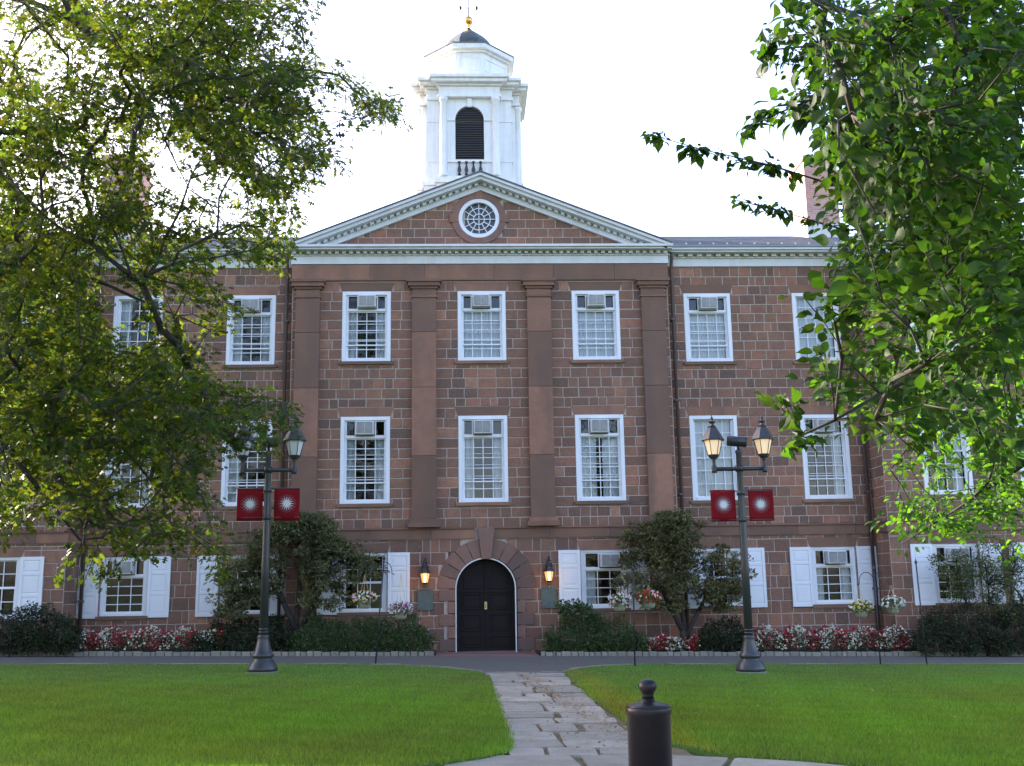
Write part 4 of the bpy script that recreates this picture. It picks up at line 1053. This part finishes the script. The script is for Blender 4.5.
ps = sprays(TA, td, 30, .38, .095, .21, .35, 1.0, .6, 1.5, .25)
leaf_cloud('crown', *ps[:4], OAK_V, OAK_F, OAKLEAF, ps[4], oak)

# ------------------------------------------------------------------ the linden at the right
GRN = ["000001467899999","000013467899999","000014568999999","000001588999999","000003369999999","000000058999999","000000069999999","000000048999999","000000038999999",
       "000000003899999","000000036789999","000000134556789","000000123344567","000000233433345","000001333333345","000001334433345","000001233333334","000000001122223"]
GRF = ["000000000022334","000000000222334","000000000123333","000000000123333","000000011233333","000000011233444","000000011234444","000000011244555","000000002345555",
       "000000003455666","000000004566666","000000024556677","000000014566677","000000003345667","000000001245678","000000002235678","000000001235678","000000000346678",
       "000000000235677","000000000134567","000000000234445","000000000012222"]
lin = empty('linden_tree', (6.2, -21.5, gz(6.2)))
tag(lin, 'broad-leaved tree with bright green sprays reaching in from the right edge', 'tree')
LINLEAF = leaf_mat('linden_leaf', (.013, .036, .007), .42, .42, (.07, .165, .008))
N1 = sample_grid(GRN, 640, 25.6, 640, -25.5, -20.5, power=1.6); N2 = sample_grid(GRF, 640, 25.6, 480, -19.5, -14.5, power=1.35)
q = rnd_unit(500)*(rng.uniform(.3, 1, (500, 1)))**.5; N3 = np.array([7.0, -20.5, 6.6])+q*np.array([4.6, 5.0, 4.4]); u_, v_, _ = project(N3); N3 = N3[(u_ > 1050) | (v_ < -30)]
tw1 = [(648, 134, -22), (664, 138, -22), (684, 146, -22), (702, 149, -22), (718, 156, -22), (734, 160, -22), (752, 165, -22), (768, 163, -22), (785, 170, -22), (800, 176, -22), (818, 180, -22), (838, 186, -22),
       (736, 200, -21.5), (752, 204, -21.5), (770, 207, -21.5), (788, 214, -21.5), (806, 220, -21.5), (826, 224, -21.5), (845, 230, -21.5)]
tw2 = [(745, 128, -24.5), (760, 118, -24.5), (776, 106, -24.5), (795, 112, -24.5), (812, 120, -24.5), (756, 52, -24.5), (770, 38, -24.5), (790, 18, -24.5), (768, 60, -24.5), (790, 60, -24.5), (806, 70, -24.5), (820, 356, -24.5), (790, 404, -24.5), (776, 400, -24.5), (806, 430, -24.5), (815, 440, -24.5), (832, 384, -24.5), (850, 300, -24.5), (832, 305, -24.5)]
NA1 = np.array([list(at_depth(*a)) for a in tw1]); NA2 = np.array([list(at_depth(*a)) for a in tw2])
org2 = np.array([6.2, -21.5, gz(6.2)]); org = org2
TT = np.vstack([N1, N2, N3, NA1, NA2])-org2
seeds = [[((0, 0, -.2), .42), ((.0, .1, 2), .3), ((-.1, .1, 4), .26), ((-.2, .0, 6.5), .18), ((-.2, .1, 9), .08)],
         [((-.05, .1, 2.6), .14)]+L3((1100, 260, -22.5, .06), (1024, 300, -23, .04), (985, 345, -23.3, .03), (935, 368, -23.5, .02), (880, 394, -23.8, .014), (835, 420, -24.2, .009), (800, 436, -24.5, .006)),
         [((-.05, .1, 3.4), .14)]+L3((1080, 200, -22, .05), (960, 215, -22, .03), (880, 205, -22, .017), (840, 187, -22, .009), (770, 165, -22, .006), (700, 149, -22, .004), (652, 135, -22, .003)),
         [((-.08, .1, 4.2), .14)]+L3((1060, 20, -23, .05), (960, 60, -23.5, .025), (880, 80, -24, .014), (810, 100, -24.4, .007), (750, 125, -24.5, .004)),
         L3((960, 215, -22, .02), (900, 228, -21.8, .011), (845, 230, -21.5, .007), (780, 211, -21.5, .004)),
         [((-.08, .1, 3.9), .12)]+L3((1060, 300, -18, .05), (980, 360, -17.5, .03), (930, 420, -17, .016), (890, 470, -17, .01)),
         [((-.05, .1, 1.9), .12)]+L3((1070, 430, -18.5, .05), (1000, 480, -18, .03), (940, 520, -17.5, .014), (900, 545, -17.3, .007)),
         L3((1060, -20, -22.5, .05), (1000, 90, -22.8, .03), (960, 170, -23, .018), (940, 250, -23, .01)),
         [((-.1, .1, 4.5), .14)]+L3((1060, -60, -24, .05), (980, -30, -24.2, .03), (900, 20, -24.4, .014), (820, 45, -24.5, .007), (770, 50, -24.5, .004))]
td = grow('trunk', seeds, TT, lin, TWIG, r_tip=.0028, rmax=.07)
nn1, nn2, nn3 = len(N1), len(N2), len(N3)
parts_ = [sprays(TT[:nn1], td[:nn1], 22, .32, .068, .15, .35, 1.0, .6, 1.4), sprays(TT[nn1:nn1+nn2], td[nn1:nn1+nn2], 19, .38, .075, .17, .2, 1.2, 1.5, 2.9), sprays(TT[nn1+nn2:nn1+nn2+nn3], td[nn1+nn2:nn1+nn2+nn3], 14, .4, .12, .25, .3, 1.0),  # second set: sunlit look of the far leaves put into a brighter tint
          sprays(TT[nn1+nn2+nn3:nn1+nn2+nn3+len(NA1)], td[nn1+nn2+nn3:nn1+nn2+nn3+len(NA1)], 16, .12, .068, .06, .5, 1.0), sprays(TT[-len(NA2):], td[-len(NA2):], 14, .16, .075, .08, .4, 1.0)]
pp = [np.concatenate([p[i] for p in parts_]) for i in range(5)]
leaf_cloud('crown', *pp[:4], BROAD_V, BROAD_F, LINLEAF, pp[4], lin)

# ------------------------------------------------------------------ clumps, shrubs
def clumpy(center, radii, nclump, crad, per, flat=.6, seed_shell=.55):
    """points on leafy pads arranged in an ellipsoid"""
    q = rnd_unit(nclump)*(rng.uniform(seed_shell**3, 1, (nclump, 1)))**(1/3); cc = np.array(center)+q*np.array(radii)
    return cc
def shrub_leaves(cc, crad, per, lsize, flat, rnd=.5):
    n = len(cc); ti = np.repeat(np.arange(n), per); v = rnd_unit(n*per); rr = crad[ti][:, None]*(rng.uniform(.3, 1, (n*per, 1)))**.5
    off = v*rr; off[:, 2] *= flat; pos = cc[ti]+off; d = v+rng.normal(0, rnd, v.shape); nn = v*.4+np.array([0, 0, 1.])+rng.normal(0, .45, v.shape)
    s = lsize*rng.uniform(.6, 1.25, len(pos)); ct = rng.uniform(.75, 1.3, n)[ti]
    t_ = tints(len(pos), .75, 1.25)*ct[:, None]
    return pos, d, nn, s, t_.astype(np.float32)
def small_tree(name, loc, centers, radii, nclump, crad, per, lsize, leafm, lab, cat, trunk_pts, flat=.45):
    r = empty(name, loc); tag(r, lab, cat); cs = []
    for (cx, cy, cz), rad, nc in zip(centers, radii, nclump): cs.append(clumpy((cx, cy, cz), rad, nc, crad, per))
    cc = np.vstack(cs)
    grow('trunk', trunk_pts, cc, r, BARK, r_tip=.006, rmax=.07)
    cr = crad*rng.uniform(.6, 1.25, len(cc)); pl = shrub_leaves(cc, cr, per, lsize, flat); leaf_cloud('crown', *pl[:4], SMALL_V, SMALL_F, leafm, pl[4], r); return r
MAPLE = leaf_mat('maple_leaf', (.145, .16, .075), .38, .6, (.12, .13, .04))
MAPLE2 = leaf_mat('dogwood_leaf', (.165, .17, .075), .38, .6, (.13, .12, .04))
small_tree('ornamental_tree', (-5.0, -.85, gz(-5)), [(-.1, 0, 2.85), (-1.15, -.1, 1.95), (1.15, -.1, 2.3), (.3, -.2, 3.3), (-1.5, -.25, 1.3), (.9, -.2, 1.5)], [(1.4, .6, .7), (.9, .55, .6), (1.15, .55, .6), (.9, .45, .35), (.7, .4, .4), (.8, .35, .35)], [76, 46, 50, 30, 20, 14], .24, 105, .095, MAPLE,
           'dark spreading ornamental tree against the wall, left of the door', 'tree',
           [[((0, 0, -.1), .12), ((.05, 0, .6), .09), ((-.3, -.05, 1.3), .07), ((-.7, -.1, 2.0), .04)], [((.05, 0, .5), .08), ((.5, 0, 1.3), .055), ((.9, -.1, 2.1), .03)], [((0, 0, .6), .08), ((.1, .05, 1.7), .06), ((.0, 0, 2.8), .03)]])
small_tree('ornamental_tree', (5.3, -.85, gz(5.3)), [(-.45, 0, 2.95), (-1.05, -.1, 2.2), (.8, -.1, 2.05), (-.1, -.15, 3.4), (1.0, -.1, 1.55), (-.5, -.2, 1.5)], [(1.1, .6, .65), (.9, .55, .7), (1.05, .55, .75), (.8, .4, .35), (.8, .45, .4), (.8, .35, .4)], [56, 42, 46, 22, 20, 16], .24, 105, .095, MAPLE2,
           'olive-leaved ornamental tree against the wall, right of the door', 'tree',
           [[((0, 0, -.1), .11), ((-.05, 0, .6), .085), ((-.4, -.05, 1.3), .06), ((-.7, -.1, 2.0), .035)], [((.0, 0, .4), .07), ((.4, 0, 1.1), .05), ((.8, -.1, 1.8), .03)], [((0, 0, .6), .07), ((-.1, .05, 1.9), .05), ((-.2, 0, 3.0), .03)]])
FINE = leaf_mat('fine_leaf', (.1, .13, .06), .35, .6)
small_tree('slender_shrub', (13.1, -1.6, gz(13)), [(0, 0, 1.9), (.9, .1, 1.6), (-.7, 0, 2.3), (.5, 0, 2.6)], [(.9, .4, .7), (.8, .4, .8), (.6, .3, .45), (.8, .35, .5)], [40, 38, 20, 28], .26, 70, .07, FINE,
           'airy fine-leaved shrub before the far right shuttered window', 'shrub', [[((0, 0, -.1), .05), ((.1, 0, .8), .035), ((.2, 0, 1.8), .02)], [((0, 0, .2), .04), ((-.4, 0, 1.2), .03), ((-.6, 0, 2.2), .015)], [((.0, 0, .2), .04), ((.7, 0, 1.2), .03), ((.9, 0, 2.1), .015)]], flat=.8)
YEW = leaf_mat('yew_needle', (.034, .05, .026), .15, .55); YEW2 = leaf_mat('box_leaf', (.06, .1, .038), .2, .5)
def hedge(name, x0, x1, yc, top, depth, lab, leafm, lsize=.07, dens=1.0, wob=.12):
    cxm = (x0+x1)/2; r = empty(name, (cxm, yc, gz(cxm))); tag(r, lab, 'shrub'); L_ = x1-x0; n = int(L_*60*dens)
    cx = rng.uniform(-L_/2+.1, L_/2-.1, n); th = rng.uniform(0, pi, n)
    hgt = top*(1+wob*np.sin(cx*2.3+yc*9)+wob*.6*np.sin(cx*5.1+2)); ed = np.clip((L_/2-np.abs(cx))/.5, .45, 1)
    rr = rng.uniform(.55, 1, n)**.5; cy = -np.cos(th)*depth*rr; cz = .12+np.sin(th)*(hgt*ed-.18)*rr
    cz = np.where(rng.random(n) < .35, rng.uniform(.1, .5, n)*hgt, cz); cy = np.where(cz < .5*hgt, -depth*rng.uniform(.7, 1, n)*np.sign(rng.random(n)-.15), cy)
    cc = np.stack([cx, cy, cz], 1); crr = .17*rng.uniform(.7, 1.3, n); pl = shrub_leaves(cc, crr, 75, lsize, .85)
    leaf_cloud('foliage', *pl[:4], SMALL_V, SMALL_F, leafm, pl[4], r)
    st = MB(); st.tube([(-L_*.46, 0, -.04), (L_*.46, 0, -.04)], .02, 5)
    for i in range(0, n, 4): st.tube([(cc[i][0]*.9, 0, -.05), (cc[i][0]*.97, cc[i][1]*.6, cc[i][2]*.55), cc[i]], [.014, .01, .005], 4)
    st.build('stems', TWIG, r)
hedge('yew_hedge', -15, -10.2, -.75-.7, 1.15, .5, 'dark clipped yew hedge below the shuttered windows at far left', YEW)
hedge('evergreen_shrub', -7.6, -4.9, -.8, .95, .5, 'low dark evergreen shrub between left flower bed and ornamental tree', YEW)
hedge('evergreen_shrub', -5.1, -1.35, -.85, .95, .48, 'long dark evergreen shrub left of the arched door', YEW2)
hedge('evergreen_shrub', 1.45, 4.2, -.85, .95, .48, 'bushy green evergreen shrub just right of the arched door', YEW2)
hedge('evergreen_shrub', 5.5, 7.2, -.75, .95, .45, 'small dark evergreen shrub behind the right lamp post', YEW)
hedge('yew_hedge', 11.2, 17, -1.45, 1.3, .5, 'dark tall yew hedge along the far right block', YEW)
small_tree('leafy_shrub', (2.5, -.9, gz(2.5)), [(0, 0, .95), (-.35, -.1, 1.25)], [(.55, .3, .3), (.3, .2, .2)], [14, 7], .17, 60, .1, YEW2, 'small leafy shrub rising in front of the open white shutter right of door', 'shrub', [[((0, 0, -.05), .03), ((-.1, 0, .5), .02), ((-.2, 0, 1.0), .012)]])
# flower beds
FOL = leaf_mat('begonia_leaf', (.05, .08, .025), .2, .5); PET = leaf_mat('petal', (1, 1, 1), .25, .6, (.8, .8, .8))
def flowers(x0, x1, yc, dep, top, lab, name='flower_bed'):
    L_ = x1-x0; n = int(L_*dep*1500); cx = rng.uniform(x0, x1, n); cy = yc+rng.uniform(-dep/2, dep/2, n)
    hh = top*(.65+.35*np.sin((cy-yc+dep/2)/dep*pi*.5+.4))*(1+.12*np.sin(cx*7)); 
    base = np.array([gz(x) for x in cx]); cz = base+hh*rng.uniform(.15, .95, n); pos = np.stack([cx, cy, cz], 1); v = rnd_unit(n); v[:, 2] = np.abs(v[:, 2])
    a = leaf_cloud('tmpa', pos, v, v*.3+np.array([0, 0, 1.])+rng.normal(0, .3, v.shape), .08*rng.uniform(.6, 1.2, n), SMALL_V, SMALL_F, [FOL, PET], tints(n, .6, 1.2))
    m_ = int(L_*dep*1500); cx = rng.uniform(x0, x1, m_); cy = yc+rng.uniform(-dep/2, dep/2, m_)
    hh = top*(.7+.35*np.sin((cy-yc+dep/2)/dep*pi*.5+.4))*(1+.12*np.sin(cx*7)); pos = np.stack([cx, cy, np.array([gz(x) for x in cx])+hh*rng.uniform(.3, 1.08, m_)], 1)
    wob = cx+.25*np.sin(cy*6+cx)+rng.normal(0, .05, m_); red = (np.floor(wob/.36).astype(int) % 2) == 0; red ^= rng.random(m_) < .1
    colr = np.where(red[:, None], np.array([.42, .025, .045]), np.array([.72, .72, .55]))*rng.uniform(.6, 1.1, (m_, 1))
    keep = rng.random(m_) < .8; pos = pos[keep]; colr = colr[keep]; k_ = len(pos)
    # each blossom: a pair of crossed petals facing out
    fv = [(-.5, 0, 0), (0, .5, .15), (.5, 0, 0), (0, -.5, .15), (0, 0, .05)]; ff = [(0, 4, 1), (1, 4, 2), (2, 4, 3), (3, 4, 0)]
    nn = np.array([0, -.7, .7])+rng.normal(0, .4, (k_, 3)); b_ = leaf_cloud('tmpb', pos, rnd_unit(k_), nn, .055*rng.uniform(.7, 1.3, k_), fv, ff, [FOL, PET], colr.astype(np.float32))
    b_.data.polygons.foreach_set('material_index', [1]*len(b_.data.polygons))
    with bpy.context.temp_override(active_object=a, selected_objects=[a, b_], selected_editable_objects=[a, b_]): bpy.ops.object.join()
    a.name = name; a.data.name = name; tag(a, lab, 'flower bed', 'red and white flower beds', 'stuff')
flowers(-10.4, -6.75, -1.05, .6, .58, 'banded bed of red and white flowers below the left windows')
flowers(7.0, 11.2, -1.05, .6, .62, 'banded bed of red and white flowers right of the right lamp post')
flowers(4.25, 5.6, -1.15, .4, .42, 'small patch of white and red flowers under the right ornamental tree')

# ------------------------------------------------------------------ hanger poles and baskets
BASK = mat('coir_basket', (.3, .3, .22), .9, noise=[(20, .5, (.16, .15, .1), 5)])
def pole(x, y, h, lab, hooks=True, lean=0, span=.34, rz=0):
    r = empty('plant_pole', (x, y, gz(x)), rz); b = MB(); b.tube([(0, 0, -.05), (lean*.5, 0, h*.5), (lean, 0, h-.02)], .017, 8); b.lathe([(.02, h-.03), (.035, h-.01), (.035, h+.01), (.012, h+.05), (.003, h+.1)], lean, 0, 8); b.build('rod', IRON, r)
    if hooks:
        for sg in (-1, 1):
            k = MB(); pts = []
            for i in range(13):
                a = pi*i/12; pts.append((sg*(span*.5-span*.5*cos(a)), 0, h-.28+.2*sin(a)))
            pts += [(sg*(span+.0), 0, h-.34), (sg*(span+.03), 0, h-.37), (sg*(span+.06), 0, h-.34)]; k.tube(pts, .009, 6); k.build('hook', IRON, r)
    tag(r, lab, 'pole', 'iron poles at the lawn edge'); return r
def basket(x, y, zb, ztop, cols, lab, dens=110):
    r = empty('hanging_basket', (x, y, zb)); b = MB(); b.lathe([(.1, 0), (.135, .06), (.155, .15), (.165, .17), (.15, .17), (.13, .15)], 0, 0, 16); b.build('pot', BASK, r)
    c = MB()
    for k in range(3): a = 2*pi*k/3+.5; c.tube([(.155*cos(a), .155*sin(a), .16), (0, 0, ztop-zb)], .0045, 4)
    c.build('hanger_wires', BRASS, r)
    n = 420; v = rnd_unit(n); pos = v*np.array([.27, .24, .15])*rng.uniform(.5, 1, (n, 1))**.4+np.array([0, 0, .22]); pos = pos[pos[:, 2] > .08]; n = len(pos); leaf_cloud('foliage', pos, rnd_unit(n), np.array([0, -.3, 1.])+rng.normal(0, .5, (n, 3)), .065*rng.uniform(.6, 1.2, n), SMALL_V, SMALL_F, YEWB, tints(n), r)
    m_ = dens; v = rnd_unit(m_); v[:, 1] = -np.abs(v[:, 1]); pos = v*np.array([.28, .25, .15])+np.array([0, 0, .25]); colr = np.array(cols)[rng.integers(0, len(cols), m_)]*rng.uniform(.8, 1.1, (m_, 1))
    fv = [(-.5, 0, 0), (0, .5, .15), (.5, 0, 0), (0, -.5, .15), (0, 0, .05)]; ff = [(0, 4, 1), (1, 4, 2), (2, 4, 3), (3, 4, 0)]
    leaf_cloud('blossoms', pos, rnd_unit(m_), v+rng.normal(0, .3, (m_, 3)), .055*rng.uniform(.7, 1.3, m_), fv, ff, PET, colr.astype(np.float32), r)
    tag(r, lab, 'flower basket', 'hanging flower baskets')
YEWB = leaf_mat('basket_leaf', (.07, .12, .03), .3, .5)
W_, PK, RD, YL, PU = (.8, .8, .76), (.75, .3, .4), (.6, .03, .03), (.75, .6, .08), (.45, .1, .3)
def pole_z(x, h): return gz(x)+h
def pair(x, y, h, lab, a, b, la, lb, da=.0, db=.0, span=.34, lean=0, lena=.62, lenb=.9):
    pole(x, y, h, lab, True, lean, span)
    if la: basket(x-span-.03+lean+da, y, pole_z(x, h)-.37-lena, pole_z(x, h)-.36, a, la)
    if lb: basket(x+span+.03+lean+db, y, pole_z(x, h)-.37-lenb, pole_z(x, h)-.36, b, lb)
pair(-2.55, -4.9, 2.35, 'black shepherd-hook pole with two flower baskets left of the path', [W_, W_, PK, YL], [PU, PK, W_], 'hanging basket of white and yellow flowers on left pole', 'hanging basket of purple and pink flowers nearest the door', lean=.18, span=.36, lena=.75, lenb=1.0, da=-.05)
pair(3.2, -5.7, 2.12, 'black shepherd-hook pole with two flower baskets right of the path', [W_, W_, PK], [RD, RD, W_], 'hanging basket of white flowers right of the door', 'hanging basket with red blossoms before the olive-leaved tree', lean=.04, span=.3, lena=.55, lenb=.5)
pair(8.85, -5.25, 2.15, 'black shepherd-hook pole before the right flower bed', [YL, W_], [W_, W_, W_], 'hanging basket of yellow flowers before the open white shutter', 'hanging basket of white flowers, rightmost of the baskets', lean=.02, span=.34, lena=.72, lenb=.65)
pole(9.98, -5.1, 2.3, 'bare thin brown iron pole leaning near the far right hedge', False, -.05)

# ------------------------------------------------------------------ grass
def inside(poly, x, y):
    res = np.zeros(len(x), bool); n = len(poly)
    for i in range(n):
        x0, y0 = poly[i]; x1, y1 = poly[(i+1) % n]; c = ((y0 > y) != (y1 > y)) & (x < (x1-x0)*(y-y0)/(y1-y0+1e-12)+x0); res ^= c
    return res
n = 2000000; gx = rng.uniform(-14.5, 15.5, n); gy = -5.0-(rng.random(n)**.8)*16.5
keep = rng.random(n) < np.clip(((14.0/(gy+29.7))**1.6), .12, 1); u_, v_, _ = project(np.stack([gx, gy, -.018*gx], 1)); keep &= (u_ > -60) & (u_ < 1084) & (v_ < 800)
gx, gy = gx[keep], gy[keep]; jx, jy = gx+rng.normal(0, .035, len(gx)), gy+rng.normal(0, .035, len(gx)); ins = inside(lawn_l, jx, jy) | inside(lawn_r, jx, jy); gx, gy = gx[ins], gy[ins]; n = len(gx)
pos = np.stack([gx, gy, -.018*gx+.005], 1); d = rng.normal(0, .38, (n, 3)); d[:, 2] = 1; patch = .5+.5*np.sin(gx*1.3+np.sin(gy*.9)*1.5)*np.cos(gy*.7+gx*.4)
patch3 = np.clip(np.sin(gx*.55+1.7+np.sin(gy*.31)*2)*np.sin(gy*.62+gx*.2+.8), 0, 1)
patch2 = .5+.5*np.sin(gx*4.1+gy*2.3)*np.sin(gy*3.7-gx*1.7)
dry = np.clip(1-np.abs(gx-1.75)/.5, 0, 1)*(gx > 1.3)
t_ = tints(n, .5, 1.5, .2)*(.9+.28*patch+.2*patch2-.1*patch3)[:, None]; t_[:, 0] *= 1+.3*(1-patch)+.2*patch3+1.5*dry*rng.random(n); t_[:, 2] *= 1+.5*(1-patch)
GV = [(0, -.07, 0), (0, .07, 0), (1, 0, .12)]
GRASSM = leaf_mat('grass_blade', (.1, .215, .018), .35, .7, (.17, .34, .02))
sz = (.03+.022*np.clip((-8-gy)/10, 0, 1))*rng.uniform(.6, 1.4, n)*(1+.35*np.clip((gy+20)/14, 0, 1))
g = leaf_cloud('grass', pos, d, rng.normal(0, 1, (n, 3)), sz, GV, [(0, 1, 2)], GRASSM, t_.astype(np.float32))
tag(g, 'short green mown grass covering both lawns beside the path', 'grass', kind='stuff')
# dry leaf litter on the path
n = 1500; lx = np.where(rng.random(n) < .6, .95+.25*np.sin(rng.uniform(-18, -8, n))*0+rng.normal(0, .22, n), rng.uniform(0, 1.5, n)); ly = rng.uniform(-18.4, -8, n); lx = np.where(rng.random(n) < .5, .55+(-8-ly)*.085+rng.normal(0, .1, n), lx)
lx = np.clip(lx, 0, 1.7); lawnm = np.arange(n) < 330; lx = np.where(lawnm, rng.uniform(-9, 10, n), lx); ly = np.where(lawnm, rng.uniform(-18, -5.5, n), ly); pos = np.stack([lx, ly, -.018*lx+np.where(lawnm, .045, .018)], 1); d = rng.normal(0, 1, (n, 3)); d[:, 2] *= .15
LITM = mat('dry_leaf', (.34, .22, .09), .9, tint=True)
g = leaf_cloud('leaf_litter', pos, d, np.array([0, 0, 1.])+rng.normal(0, .25, (n, 3)), .045*rng.uniform(.5, 1.4, n), SMALL_V, SMALL_F, LITM, tints(n, .5, 1.3))
tag(g, 'tan dry leaf litter scattered over the flagstone path and dotted on the grass', 'leaf litter', kind='stuff')
